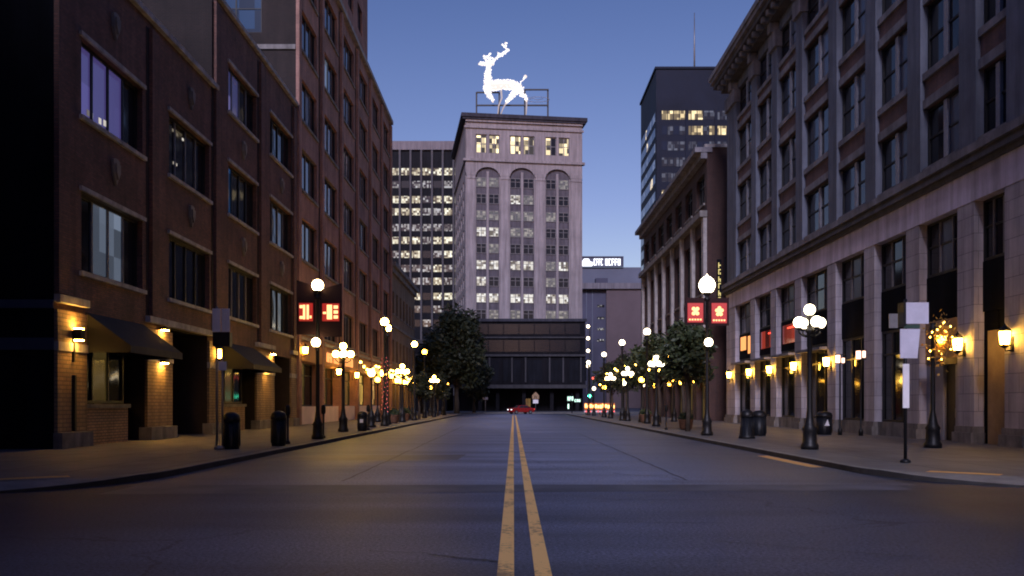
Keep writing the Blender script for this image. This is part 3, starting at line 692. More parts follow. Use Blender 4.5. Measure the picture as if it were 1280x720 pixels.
# ------------------------------------------------------------------ left: low ochre building
b3 = thing('ochre_building', 'low ochre masonry building past the tall brick block', 'building', (XL-5, 113, 0))
fo = Fac('L', XL)
mb = MB(); y0, y1 = 100.1, 124.5
cols = [y0+1.5+3.3*k for k in range(7)]
ops = [(u, u+1.5, z, z+2.6) for u in cols for z in (6.4, 12.0)] + [(u, u+2.2, ZS, 3.8, .5) for u in cols]
wall(mb, fo, y0, y1, 0, 17.2, ops, 0, .3)
mb.box(XL-18, XL-.4, y0+.1, y1-.1, 16.4, 16.7, 1)
mb.quad([(XL,y0,0),(XL-18,y0,0),(XL-18,y0,17.2),(XL,y0,17.2)]); mb.quad([(XL,y1,0),(XL-18,y1,0),(XL-18,y1,17.2),(XL,y1,17.2)])
mb.build('wall', ['brick_ochre', 'roofing'], b3)
mb = MB(); mb.fb(fo, y0, y1+.3, 17.2, 17.7, -.5, .6); mb.fb(fo, y0, y1+.2, 16.6, 17.15, 0, .3); mb.build('cornice', 'stone_plinth', b3)
mb = MB(); mb.fb(fo, y0, y1, 10.4, 10.75, 0, .15); mb.build('string_course', 'stone_plinth', b3)
for i, o in enumerate(ops):
    if o[2] < 1: window(b3, fo, o[0], o[1], o[2], o[3], .4, 1, 1, 'frame_black', ('room_warm', 'room_red', 'room_olive')[i % 3], .1, trans=.7, name='shop_window')
    else: window(b3, fo, *o[:4], .26, 0, 1, 'frame_black', 'glass_dark', .09, 'stone_plinth')
for u in (102, 105.5, 109, 113, 117, 121): lantern(b3, fo, u, 4.2, 'sconce_glow', .3, 1.5)

# ------------------------------------------------------------------ right: grey stone building
XR = 16.0; fr = Fac('R', XR)
r1 = thing('stone_building', 'large grey stone building with projecting piers and red brick spandrels', 'building', (XR+8, 44, 0))
PC = [20.6, 24.4, 28.1, 31.15, 35.3, 39.6, 44.3, 49.5, 54.2, 58.9, 64.1]; PW = 1.15
ZB, ZC = 10.0, 25.2
mb = MB()
mb.box(XR+.50, XR+24, PC[0]-.5, PC[-1]+1.4, 0, 25.0)
mb.build('wall', 'stone_grey', r1)
for k, y in enumerate(PC):
    wd = PW if k < len(PC)-1 else 2.6
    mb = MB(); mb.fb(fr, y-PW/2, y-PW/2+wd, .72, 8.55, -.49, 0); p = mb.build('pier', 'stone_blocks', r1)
    mb = MB(); mb.fb(fr, y-PW/2-.1, y-PW/2+wd+.1, .05, .5, -.47, .16); mb.fb(fr, y-PW/2-.05, y-PW/2+wd+.05, .5, .72, -.47, .08); mb.build('plinth', 'stone_plinth', p, off=r1['_o'])
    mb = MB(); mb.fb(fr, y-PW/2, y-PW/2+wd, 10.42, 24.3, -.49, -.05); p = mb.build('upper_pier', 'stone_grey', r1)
    mb = MB(); mb.fb(fr, y-PW/2-.1, y-PW/2+wd+.1, 23.3, 24.29, -.45, .12); mb.fb(fr, y-.3, y+.3, 24.3, 24.9, -.45, .3); mb.build('capital', 'cornice_light', p, off=r1['_o'])
yA, yB = PC[0]-.6, PC[-1]+2.0
mb = MB(); mb.fb(fr, yA, yB, 8.56, 9.62, -.48, .03); mb.build('fascia_band', 'stone_fascia', r1)
mb = MB(); mb.fb(fr, yA, yB+.05, 9.62, 9.80, -.47, .14); mb.fb(fr, yA, yB+.1, 9.80, 9.96, -.47, .30); mb.fb(fr, yA, yB+.15, 9.96, 10.12, -.47, .22); mb.build('belt_cornice', 'cornice_dark', r1)
mb = MB(); mb.fb(fr, yA, yB+.15, 10.12, 10.4, -.47, .36); mb.build('belt_cap', 'cornice_light', r1)
mb = MB(); mb.fb(fr, yA, yB+.3, 24.9, 25.3, -.47, .35); mb.fb(fr, yA, yB+.7, 25.3, 25.65, -.47, .85); mb.build('cornice', 'cornice_dark', r1)
mb = MB(); mb.fb(fr, yA, yB+.85, 25.65, 25.95, -.47, 1.05); mb.fb(fr, yA, yB+.9, 25.95, 26.3, -.47, 1.15); mb.build('cornice_cap', 'cornice_light', r1)
y = yA+.4; br = None
while y < yB:
    if br is None: mb = MB(); mb.fb(fr, y, y+.3, 24.95, 25.28, .352, .75); br = mb.build('cornice_bracket', 'cornice_light', r1)
    else: c_ = link('cornice_bracket', br.data, r1, (0, y-yA-.4, 0))
    y += 1.05
UZ = [(10.75, 13.1), (14.5, 17.2), (18.5, 21.2), (22.2, 24.2)]
for k in range(len(PC)-1):
    u0, u1 = PC[k]+PW/2, PC[k+1]-PW/2
    fl0 = 10.42
    for j, (z0, z1) in enumerate(UZ):
        mb = MB(); mb.fb(fr, u0+.002, u1-.002, fl0, z0-.28, -.49, -.22); sp = mb.build('spandrel', 'brick_span' if j else 'stone_grey', r1)
        mb = MB(); mb.fb(fr, u0+.002, u1-.002, z0-.28, z0, -.49, -.12)
        if j: mb.fb(fr, u0+.002, u1-.002, fl0+.003, fl0+.36, -.47, -.14)
        mb.build('sill', 'cornice_light', sp, off=r1['_o'])
        rr = (k*7+j*5) % 6
        pn = ['glass_dark', 'glass_dark'] if rr < 3 else (['glass_curtain', 'glass_dark'] if rr < 5 else ['glass_dark', 'glass_blue'])
        window(r1, fr, u0+.01, u1-.01, z0, z1, .44, 1, 1, 'frame_black', pn, .1, mul=.26, rail='mullion_pale')
        fl0 = z1
    mb = MB(); mb.fb(fr, u0+.002, u1-.002, fl0, 24.9, -.49, -.2); mb.build('spandrel', 'stone_grey', r1)
    # second floor window and its dark apron
    window(r1, fr, u0+.01, u1-.01, 6.45, 8.55, .42, 2, 1, 'frame_black', ['glass_dark', 'glass_curtain', 'glass_dark'] if k % 2 else ['glass_curtain', 'glass_dark', 'glass_dark'], .09, rail='frame_grey', trans=.55)
    mb = MB(); mb.fb(fr, u0+.002, u1-.002, 4.7, 6.44, -.49, -.3); ap = mb.build('apron', 'painted_dark', r1)
    if k in (7, 8):
        mb = MB(); mb.fb(fr, u0+.4, u1-.5, 5.1, 6.2, -.3, -.24); mb.build('sign_board', 'room_red', ap, off=r1['_o'])
        mb = MB(); mb.fb(fr, u0+.6, u0+2.0 if k == 7 else u0+1.2, 5.95, 6.03, -.235, -.19)
        mb.build('neon_tube', 'neon_red', ap, off=r1['_o'])
    if k == 9:
        mb = MB(); mb.fb(fr, u0+.3, u0+1.6, 5.0, 6.2, -.295, -.26); mb.fb(fr, u0+2.2, u1-.5, 5.3, 6.25, -.295, -.26); mb.build('lit_poster', 'glyph_orange', ap, off=r1['_o'])
    # ground floor shop glazing
    if k not in (2, 3):
        window(r1, fr, u0+.01, u1-.01, .72, 4.69, .44, 2, 1, 'frame_black', 'glass_dark', .1, trans=.74, name='shop_window')
        mb = MB(); mb.fb(fr, u0+.002, u1-.002, .05, .715, -.48, -.12); mb.build('stall_riser', 'stone_plinth', r1)
    if k in (6, 7, 8, 9):
        mb = MB(); mb.fb(fr, u0+.1, u1-.1, 4.3, 4.44, -.38, .35); mb.build('canopy_edge', 'cornice_light', r1)
# entrance bays
u0, u1 = PC[3]+PW/2, PC[4]-PW/2
mb = MB(); mb.fb(fr, u0+.003, u1-.003, 3.05, 4.69, -.48, -.25); mb.build('transom_panel', 'panel_tan', r1)
mb = MB(); mb.fb(fr, u0+.003, u0+.7, .05, 3.04, -.48, -.28); mb.fb(fr, u1-1.35, u1-.003, .05, 3.04, -.48, -.3); mb.build('door_panel', 'door_grey', r1)
mb = MB(); mb.fb(fr, u0+.72, u1-1.37, .13, 2.95, -.48, -.42); d = mb.build('door', 'wood_door', r1)
hb = MB(); hb.fb(fr, u0+.85, u0+.9, 1.0, 1.35, -.42, -.36); hb.build('door_handle', 'steel', d, off=r1['_o'])
mb = MB(); mb.fb(fr, u0+.5, u1-1.2, 2.96, 3.2, -.245, .25); mb.build('door_hood', 'cornice_dark', r1)
u0, u1 = PC[2]+PW/2, PC[3]-PW/2
mb = MB(); mb.fb(fr, u0+.003, u1-.47, .05, 4.0, -.48, -.22); mb.build('wall_panel', 'panel_tan', r1)
mb = MB(); mb.fb(fr, u1-.88, u1-.003, .05, 4.69, -.48, -.35); mb.fb(fr, u0+.003, u1-.885, 4.0, 4.69, -.48, -.38); mb.build('dark_panel', 'painted_dark', r1)
for y in (28.2, 31.2, 44.3, 49.5, 54.2, 58.9, 64.3): lantern(r1, fr, y, 3.62, 'sconce_glow', .12, 1.25)
# blade sign on the far corner, lit letters one above the other
mb = MB(); mb.box(15.9, 16.0, 66.3, 66.36, 8.2, 12.6); mb.box(15.35, 15.65, 66.25, 66.45, 8.6, 12.4); bs = mb.build('blade_sign', 'painted_dark', r1)
mb = MB(); fb_ = Fac('F', 66.25)
for i, z in enumerate((11.95, 11.45, 10.9, 10.4, 9.85, 9.35)): mb.fb(fb_, 15.41, 15.47, z-.2, z+.2, 0, .03); mb.fb(fb_, 15.47, 15.59, z+(.12 if i % 2 else -.05), z+(.2 if i % 2 else .04), 0, .03); mb.fb(fb_, 15.53, 15.59, z-.2, z-.05, 0, .03) if i % 3 else None
mb.fb(fb_, 15.42, 15.58, 8.7, 9.1, 0, .03)
mb.build('lit_lettering', 'glyph_yellow', bs, off=r1['_o'])

# ------------------------------------------------------------------ right: brick building with tall pilasters
XQ = 15.6; fq = Fac('R', XQ)
r2 = thing('brick_building', 'dark brick building with tall pale pilasters beyond the grey stone building', 'building', (XQ+8, 88, 0))
y0, y1 = 71.0, 105.5; nb = 7; bw = (y1-y0)/nb
ops = []
for k in range(nb):
    a_, b_ = y0+k*bw+.9, y0+(k+1)*bw-.9
    ops += [(a_, b_, .13, 4.2, .7), (a_, b_, 5.6, 9.4), (a_, b_, 10.6, 15.4), (a_, b_, 17.9, 20.4)]
mb = MB(); wall(mb, fq, y0, y1, 0, 21.8, ops, 0, .4)
mb.box(XQ+.5, XQ+24, y0+.05, y1, 21.0, 21.3, 1)
mb.quad([(XQ,y1,0),(XQ+24,y1,0),(XQ+24,y1,21.8),(XQ,y1,21.8)])
mb.build('wall', ['brick_side', 'roofing'], r2)
mb = MB(); mb.quad([(XQ,y0,0),(XQ+24,y0,0),(XQ+24,y0,22.2),(XQ,y0,22.2)]); mb.build('side_wall', 'brick_side', r2)
mb = MB(); mb.box(XQ-.2, XQ+24, y0-.12, y0+.4, 22.2, 22.45); mb.build('coping', 'stone_trim', r2)
for k in range(nb+1):
    u = y0+k*bw; u = min(max(u, y0+.36), y1-.36)
    mb = MB(); mb.fb(fq, u-.35, u+.35, 4.6, 16.6, 0, .3); mb.build('pilaster', 'stone_trim', r2)
mb = MB(); mb.fb(fq, y0-.1, y1+.3, 16.6, 17.1, 0, .6); mb.build('belt_cornice', 'stone_plinth', r2)
mb = MB(); mb.fb(fq, y0-.1, y1+.4, 21.3, 21.8, .002, .5); mb.fb(fq, y0-.15, y1+.5, 21.8, 22.19, -.4, 1.0); mb.build('cornice', 'cornice_light', r2)
mb = MB()
for k in range(nb): mb.fb(fq, y0+k*bw+(.72 if k==0 else .36), y0+(k+1)*bw-(.72 if k==nb-1 else .36), 4.25, 5.2, .002, .2)
mb.build('fascia', 'cornice_dark', r2)
for k in range(nb):
    for j in range(4):
        o = ops[4*k+j]
        pn = ('room_red' if k == 6 else 'room_olive') if j == 0 else 'glass_dark'
        window(r2, fq, *o[:4], .36 if j else .55, 2 if j != 2 else 1, 1, 'frame_black', pn, .1, 'stone_plinth' if j else None, trans=.7, name='window' if j else 'shop_window')
for y in (73.8, 80, 86, 95, 104.6): lantern(r2, fq, y, 3.5, 'globe_amber', .25, 1.3)

# ------------------------------------------------------------------ centre: stone tower with arcade
def arch_pts(a, b, zs, n=10):
    c, r = (a+b)/2, (b-a)/2
    return [(c-r*math.cos(math.pi*k/n), zs+r*.75*math.sin(math.pi*k/n)) for k in range(n+1)]
ct = thing('stone_tower', 'pale stone office tower with tall arched bays and dark roof cornice', 'tower')
W, D, H = 29.1, 35.0, 71.0
fF, fS = Fac('F', 0.0), Fac('R', 0.0)
bays = [(2.6, 8.3), (11.0, 17.0), (19.9, 25.8)]
mb = MB(); mb.box(.7, W-.02, .7, D, 0, H-.01); mb.build('core', 'tower_spandrel', ct)
edges = [(0, 2.6), (8.3, 11.0), (17.0, 19.9), (25.8, W)]
for (a_, b_) in edges:
    mb = MB(); mb.fb(fF, a_, b_, 0, 57.4, -.695, 0); mb.fb(fF, a_+.35, b_-.35, 3, 57.0, 0, .35); p = mb.build('pilaster', 'tower_stone', ct)
    mb = MB(); mb.fb(fF, a_+.1, b_-.1, 57.41, 58.2, -.69, .55); mb.fb(fF, a_+.25, b_-.25, 56.6, 57.4, .352, .5); mb.build('capital', 'tower_stone', p)
for (a_, b_) in bays:                                   # arch heads
    mb = MB(); zt = 60.9
    pts = arch_pts(a_, b_, 57.5)
    for (p, q) in zip(pts, pts[1:]):
        mb.quad([fF.P(p[0],p[1],0),fF.P(q[0],q[1],0),fF.P(q[0],zt,0),fF.P(p[0],zt,0)])
        mb.quad([fF.P(p[0],p[1],0),fF.P(q[0],q[1],0),fF.P(q[0],q[1],-.69),fF.P(p[0],p[1],-.69)])
    mb.build('arch', 'tower_stone', ct)
for (a_, b_) in edges: mb = MB(); mb.fb(fF, a_, b_, 58.21, 60.9, -.69, .0); mb.build('frieze', 'tower_stone', ct)
mb = MB(); mb.fb(fF, -.6, W+.6, 60.91, 61.5, -.69, .5); mb.build('belt_cornice', 'tower_stone', ct)
ops = []
for (a_, b_) in bays: m_ = (a_+b_)/2; ops += [(a_-.1, m_-.25, 63.0, 67.6), (m_+.25, b_+.1, 63.0, 67.6)]
mb = MB(); wall(mb, fF, 0, W, 61.5, H-.5, ops, 0, .5); mb.build('attic_wall', 'tower_stone', ct)
for i, o in enumerate(ops): window(ct, fF, *o, .45, 1, 1, 'frame_grey', ['attic_lit', 'attic_lit'] if i != 4 else ['attic_lit', 'glass_tower'], .22)
mb = MB(); mb.fb(fF, -.02, W+.02, H-.5, H+.0, -.6, .5); mb.fb(fF, -.3, W+.3, 69.0, 69.5, .002, .4); mb.build('frieze_band', 'tower_stone', ct)
mb = MB(); mb.box(-.8, W+.8, -.8, D+.8, H+.01, H+.5); mb.box(-1.1, W+1.1, -1.1, D+1, H+.501, H+1.4); mb.build('roof_cornice', 'tower_cornice', ct)
zr = [56.0-4.06*k for k in range(13)]
lit = {0: 'HhDDDH', 1: 'DDLHDD', 2: 'HHHHHD', 3: 'LLHHDD', 4: 'DHDDDD', 5: 'LLLLHL', 6: 'LDDDHD', 7: 'LLLLLL', 8: 'DHHDHH', 9: 'HDHHHH', 10: 'DHDHDD', 11: 'HDDDDH', 12: 'DDDDDD'}
for r_, z in enumerate(zr):
    for bi, (a_, b_) in enumerate(bays):
        m_ = (a_+b_)/2
        for hi, (p, q) in enumerate(((a_+.05, m_-.3), (m_+.3, b_-.05))):
            ch = lit[r_][bi*2+hi].upper()
            window(ct, fF, p, q, z-1.2, z+1.2, .62, 1, 1, 'frame_grey', {'L': 'tower_lit', 'H': 'tower_half', 'D': 'glass_tower'}[ch], .14, trans=.62)
for (a_, b_) in bays:
    m_ = (a_+b_)/2; mb = MB(); mb.fb(fF, m_-.28, m_+.28, 0, 58.6, -.69, -.1); mb.build('mullion', 'tower_stone', ct)
# side face
ops = [(u, u+2.6, z-1.2, z+1.2) for u in (5, 11, 17, 23, 29) for z in zr]
mb = MB(); wall(mb, fS, .7, D, 0, H, ops, 0, .4); mb.build('side_wall', 'tower_stone', ct)
mb = MB(); mb.fb(fS, .7, D, 60.91, 61.5, .002, .4); mb.build('side_band', 'tower_stone', ct)
for o in ops[:26]: window(ct, fS, *o, .36, 0, 0, 'frame_grey', 'glass_tower', .12)
ct.location = (-11.73, 215, 0); ct.rotation_euler = (0, 0, R(8.0)); del ct['_o']

# ------------------------------------------------------------------ roof sign: frame and lit deer
YS = 224.0; S_ = YS/F
def sp_(px, py): return ((px-642)*S_, (505-py)*S_+1.5)
fd = Fac('F', YS)
zr0 = 72.45
dr = thing('roof_sign_frame', 'dark steel sign frame standing on the roof of the pale tower', 'sign frame', (0, YS, zr0))
mb = MB()
xa, _ = sp_(595.5, 0); xb, _ = sp_(685, 0); xm1, _ = sp_(624, 0); xm2, _ = sp_(656, 0)
_, ztl = sp_(0, 114); _, ztr = sp_(0, 110.5); _, zm = sp_(0, 131)
for x, z in ((xa, ztl), (xb, ztr), (xm1, ztl), (xm2, ztr)): mb.fb(fd, x-.2, x+.2, zr0, z, -1.0, -.6); mb.tube([(x, YS+.8, z-.3), (x, YS+5, zr0)], .1, 5)
mb.build('post', 'iron_black', dr)
mb = MB(); mb.fb(fd, xa, xm1, ztl-.35, ztl, -.6, -.3); mb.fb(fd, xm2, xb+.2, ztr-.35, ztr, -.6, -.3); mb.fb(fd, xa, xm1, zm-.18, zm+.18, -.6, -.3); mb.fb(fd, xm1, xb, zm-.18, zm+.18, -.598, -.3); mb.build('rail', 'iron_black', dr)
mb = MB()
e0, e1 = sp_(672, 124)
mb.tube([(e0+3.0*math.cos(R(q)), YS+.2, e1+.65*math.sin(R(q))) for q in range(0, 361, 20)], .06, 5)
mb.tube([(e0-2.0, YS+.2, e1), (e0-1.2, YS+.2, e1+.3), (e0, YS+.2, e1-.1), (e0+1.4, YS+.2, e1+.2)], .06, 5)
mb.build('unlit_tube', 'steel', dr)
dz = lambda x, y: sp_(560+x/6, 30+y/6)
de = thing('deer_sign', 'glowing white leaping deer sign above the tower roof', 'lit sign', (0, YS, zr0))
def chain(mb, pts, rads, yy=0.0, n=8):
    mb.tube([(dz(x,y)[0], YS-.5+yy, dz(x,y)[1]) for x, y in pts], [r*S_/6 for r in rads], n)
BODY = [([(285,490),(330,470),(420,460),(500,468),(552,478)], [24,52,46,42,22]), ([(302,500),(300,430),(300,370),(308,318)], [44,36,26,20]),
  ([(345,300),(310,308),(262,308),(228,305)], [15,21,13,10]), ([(292,290),(276,262),(268,236)], [6,10,3]), ([(545,440),(566,424),(580,400)], [4,4,4]),
  ([(300,500),(305,540),(330,565),(338,592)], [36,22,14,9]), ([(540,490),(550,530),(580,552),(590,590)], [34,22,13,9]), ([(510,505),(480,545),(452,580),(432,604)], [36,24,16,9])]
HORN = [([(315,300),(345,278),(385,248),(425,225),(440,205),(432,178),(430,142)], [8,9,9,9,8,7,7]), ([(385,248),(372,215)], [6,4]), ([(425,225),(456,190)], [6,5]), ([(432,178),(400,162)], [6,4]),
  ([(312,290),(302,255),(318,222)], [8,8,6]), ([(302,262),(278,240)], [5,3]), ([(318,262),(348,262)], [6,3])]
rb = random.Random(12)
def bulbs_along(mb, parts, step, jit, r0, r1):
    for pts, rads in parts:
        for (p, q, ra, rb_) in zip(pts, pts[1:], rads, rads[1:]):
            n = max(2, int(math.hypot(q[0]-p[0], q[1]-p[1])/step))
            for k in range(n):
                f = k/n; x = p[0]+(q[0]-p[0])*f; y = p[1]+(q[1]-p[1])*f; rr = ra+(rb_-ra)*f
                dx, dy = -(q[1]-p[1]), q[0]-p[0]; l = math.hypot(dx, dy) or 1
                for sgn in (-1, 1):
                    px, py = x+dx/l*rr*sgn*.78+rb.uniform(-jit,jit), y+dy/l*rr*sgn*.78+rb.uniform(-jit,jit)
                    X, Z = dz(px, py); mb.ball((X, YS-.6+rb.uniform(-.3,.1), Z), rb.uniform(r0, r1), 6, 4)
mb = MB()
for p_, r_ in BODY: chain(mb, p_, [x*.72 for x in r_])
mb.ball((dz(580,400)[0], YS-.5, dz(580,400)[1]), 13*S_/6, 10, 6)
nf = len(mb.f); bulbs_along(mb, BODY, 11, 3.0, .08, .2)
INNER = [(p_, [x*k_ for x in r_]) for p_, r_ in BODY[:3]+BODY[5:] for k_ in (.05, .5)]
nv_ = len(mb.v); bulbs_along(mb, INNER, 14, 5, .09, .2)
for v in mb.v[nv_:]: v.y -= .75
mb.m = [0]*nf + [1]*(len(mb.f)-nf); mb.build('body', ['deer_glow', 'deer_bulb'], de)
mb = MB()
for p_, r_ in HORN: chain(mb, p_, [x*.6 for x in r_])
nf = len(mb.f); bulbs_along(mb, HORN, 11, 4.5, .1, .25); mb.m = [0]*nf + [1]*(len(mb.f)-nf); mb.build('antlers', ['deer_glow', 'deer_bulb'], de)
mb = MB()
chain(mb, [(432,604),(412,640),(396,682)], [6,5,4]); chain(mb, [(590,590),(588,640),(585,684)], [6,5,4]); chain(mb, [(398,500),(404,560),(380,620),(374,684)], [7,6,5,4])
mb.build('lower_legs', 'deer_dim', de)

# ------------------------------------------------------------------ far office slab (left of the tower)
fO = Fac('F', 264.0); q = 264.0/F
ol = thing('office_block', 'dark office slab with pale fins and many lit windows left of the pale tower', 'building', (-30, 264, 0))
x0, x1 = -55.0, -14.0
mb = MB(); mb.box(x0, x1, 264, 290, 0, 77.6); mb.build('wall', 'office_dark', ol)
mb = MB(); mb.box(x0-.3, x1+.3, 263.3, 290.3, 77.61, 80.2); mb.build('roof_band', 'office_top', ol)
pitch = 13.4*q; fins = []
x = (500-642)*q - 3*pitch
while x < x1: fins.append(x); x += pitch
for x in fins:
    mb = MB(); mb.fb(fO, x-.28, x+.28, 4, 77.6, .003, .7); mb.build('fin', 'office_fin', ol)
zrow = [(505-y)*q+1.5 for y in (214.6, 230.6, 249.5, 264.7, 284.5, 300.6, 318, 335.5, 351.6, 370.5, 386.6, 404)]
patt = ['LLLLLLL', 'HDHHDHH', 'LLLHLLL', 'LLLHHLH', 'HHHHHHH', 'LLLHLLL', 'HLLDHLL', 'HHHHLHL', 'DDHHLHL', 'DDLDLLL', 'DDHDHDD', 'DDDHDDD']
cols_ = [i for i, x in enumerate(fins[:-1]) if x > (484-642)*q][:7]
for j, z in enumerate(zrow):
    for n_, i in enumerate(cols_):
        if n_ >= 7: continue
        ch = patt[j][n_]
        mb = MB(); mb.fb(fO, fins[i]+.4, fins[i]+pitch-.4, z-1.05, z+1.05, .01, .06)
        mb.build('window', {'L': 'office_lit', 'H': 'office_half', 'D': 'glass_tower'}[ch], ol)

# ------------------------------------------------------------------ far navy tower (right)
nv = thing('navy_tower', 'dark blue glass tower with a few lit floors behind the brick building', 'tower', (45, 200, 0))
fN, fM = Fac('F', 200.0), Fac('R', 32.4)
X0 = 32.4; X1 = 62.0; HN = 77.6
mb = MB(); mb.box(X0, X1, 200, 224, 0, HN); mb.build('wall', 'navy_panel', nv)
mb = MB(); mb.box(X0-.25, X1+.2, 199.75, 224.2, HN-8, HN); mb.build('roof_band', 'navy_panel', nv) if False else None
mb = MB(); mb.box(X0-.3, X1+.3, 199.7, 224.3, HN+.01, HN+.5); mb.build('coping', 'navy_panel', nv)
nz = [(505-y)*200/F+1.5 for y in (144, 163, 182.5, 202.5, 221.5, 243, 262, 281, 300, 319, 338)]
bx = X0+1.2; cw = 1.35
for j, z in enumerate(nz):
    mats = ['glass_blue', 'navy_lit', 'navy_half']; mb = MB(); n_ = 20
    for k in range(n_):
        a_ = bx+k*cw
        m_ = 0
        px = a_/200*F+642
        if j == 0: m_ = 1 if (px < 872 and rnd.random() < .85) else 2
        elif j == 1: m_ = 1 if (852 < px < 872 or 884 < px < 908) else (2 if rnd.random() < .4 else 0)
        elif j == 5: m_ = 1 if px < 850 else 2
        elif j in (2, 3, 4, 6): m_ = 2 if rnd.random() < .75 else 0
        mb.fb(fN, a_+.1, a_+cw-.1, z-1.0, z+1.0, .01, .05, m_)
    mb.build('window_band', mats, nv)
    mb = MB()
    for k in range(12): mb.fb(fM, 201.2+k*1.85, 202.8+k*1.85, z-1.0, z+1.0, .01, .05, 1 if rnd.random() < .05 else (2 if rnd.random() < .2 else 0))
    mb.build('window_band', mats, nv)
for k in range(5):
    x = X0+.4+k*6.6; mb = MB(); mb.fb(fN, x-.3, x+.3, 3, HN-9, .003, .3); mb.build('mullion', 'navy_panel', nv)
an = MB(); xx = (868-642)*206/F; an.tube([(xx,206,HN), (xx,206,HN+9), (xx,206,HN+15.5)], [.22,.16,.08], 6); an.box(xx-.6, xx+.6, 205.4, 206.6, HN+.5, HN+1.4)
tag(an.build('antenna', 'steel', None, off=(0,0,0)), 'thin antenna mast on the roof of the dark blue tower', 'antenna')

# ------------------------------------------------------------------ far building with roof sign
fb = thing('far_building', 'distant mauve building with pale roof slab in the gap beside the pale tower', 'building', (38, 330, 0))
k3 = 330/F; fB = Fac('F', 330.0)
zt = (505-354)*k3+1.5; zs = (505-331)*k3+1.5
xl, xr, xm = (700-642)*k3, (825-642)*k3, (758-642)*k3
mb = MB(); mb.box(xm, xr, 330, 360, 0, zt-2.2); mb.build('wall', 'far_wall', fb)
mb = MB(); mb.box(xl, xm-.01, 331.5, 360, 0, zt-2.21); mb.build('side_wall', 'far_dark', fb)
mb = MB(); mb.box(xl-.5, xr+.5, 329, 361, zt-2.19, zt); mb.build('roof_slab', 'office_top', fb)
mb = MB(); mb.box(xl, xr, 336, 358, zt+.01, zs); mb.build('penthouse', 'far_slab', fb)
mb = MB(); mb.box((745-642)*k3, (760-642)*k3, 330.5, 335, zt+.02, zt+2.0); mb.build('roof_unit', 'far_dark', fb)
for px in (733, 740.5): mb = MB(); mb.fb(fB, (px-642)*k3, (px+.9-642)*k3, 5, zt-2.3, -1.5, -1.2); mb.build('downpipe', 'far_slab', fb)
for yy in (382, 397, 411, 425):
    mb = MB(); z = (505-yy)*k3+1.5; mb.fb(fB, (747-642)*k3, (756-642)*k3, z-.4, z+.4, -1.5, -1.3); mb.build('window', 'office_half', fb)
rs = thing('roof_sign', 'white lit letter sign in a dark frame on the distant building roof', 'lit sign', (30, 336, zs))
f5 = Fac('F', 335.0); z0_, z1_ = zs+.05, (505-317.5)*k3+1.5
mb = MB(); xe0, xe1 = (722-642)*k3, (781.5-642)*k3
mb.fb(f5, xe0, xe1, z1_-.5, z1_, -.5, 0); mb.fb(f5, xe1-.7, xe1, zs, z1_-.5, -.5, 0); mb.fb(f5, xe0, xe0+.5, zs, z1_-.5, -.5, 0); mb.fb(f5, xe0+.5, xe1-.7, zs, zs+.25, -.5, 0); mb.build('frame', 'far_dark', rs)
mb = MB(); mb.fb(f5, xe0+.5, xe1-.7, zs+.26, z1_-.5, -.5, -.35); mb.build('backing', 'far_slab', rs)
mb = MB(); mb.plate(f5, [((x-642)*k3, (505-y)*k3+1.5) for x, y in ((729,330),(741.5,330),(744,325.5),(739,324),(737.5,320.5),(731.5,320.5),(729,324))], -.34, -.1)
glyphs(mb, f5, (743.5-642)*k3, (755.5-642)*k3, zs+.6, z1_-.9, 4, -.34, -.1, 5, th=.3); glyphs(mb, f5, (758-642)*k3, (778-642)*k3, zs+.6, z1_-.9, 5, -.34, -.1, 9, th=.33)
mb.build('lettering', 'sign_glow', rs)

# ------------------------------------------------------------------ centre: dark podium block
pd = thing('podium_block', 'low dark block with long ledges closing the end of the street', 'building', (2, 172, 0))
kp = 172/F; fP = Fac('F', 172.0)
xa, xb = (565-642)*kp, (731.5-642)*kp
zz = lambda y: (505-y)*kp+1.5
mb = MB(); mb.box(xa, xb, 172, 205, zz(482), zz(400)); mb.box(xa, xb, 178, 204, 0, zz(482)-.02); mb.build('wall', 'podium', pd)
for y_, h_, d_ in ((421, .3, .35), (443, .4, .5), (481, .7, 1.2)):
    mb = MB(); mb.fb(fP, xa-.2, xb+.2, zz(y_)-h_, zz(y_), .003, d_); mb.build('ledge', 'podium_ledge', pd)
mb = MB(); mb.fb(fP, xa-.3, xb+.3, zz(402), zz(398.5), -.5, .4); mb.build('coping', 'tower_cornice', pd)
for y0_, y1_ in ((441, 425), (419, 405)):
    for k in range(8):
        a_ = xa+1+k*(xb-xa-2)/8; mb = MB(); mb.fb(fP, a_+.15, a_+3.0, zz(y0_)+.2, zz(y1_), .004, .06); mb.build('window', 'glass_tower', pd)
for px in (612, 640, 657, 687, 704, 726): mb = MB(); mb.fb(fP, (px-642)*kp-.15, (px-642)*kp+.15, zz(478), zz(447), .003, .3); mb.build('mullion', 'podium_ledge', pd)
for k in range(6):
    a_ = xa+1.2+k*4.3; mb = MB(); mb.fb(fP, a_+.2, a_+3.6, zz(476), zz(450), .002, .05); mb.build('window', 'office_dark', pd)
for px in (600, 622, 655, 690, 722): mb = MB(); mb.box((px-642)*kp-.35, (px-642)*kp+.35, 172.6, 173.4, 0, zz(482)-.01); mb.build('column', 'podium', pd)
mb = MB(); mb.fb(fP, (656-642)*kp, (664-642)*kp, ZS, 2.6, -5.99, -5.9); mb.build('door', 'room_olive', pd)

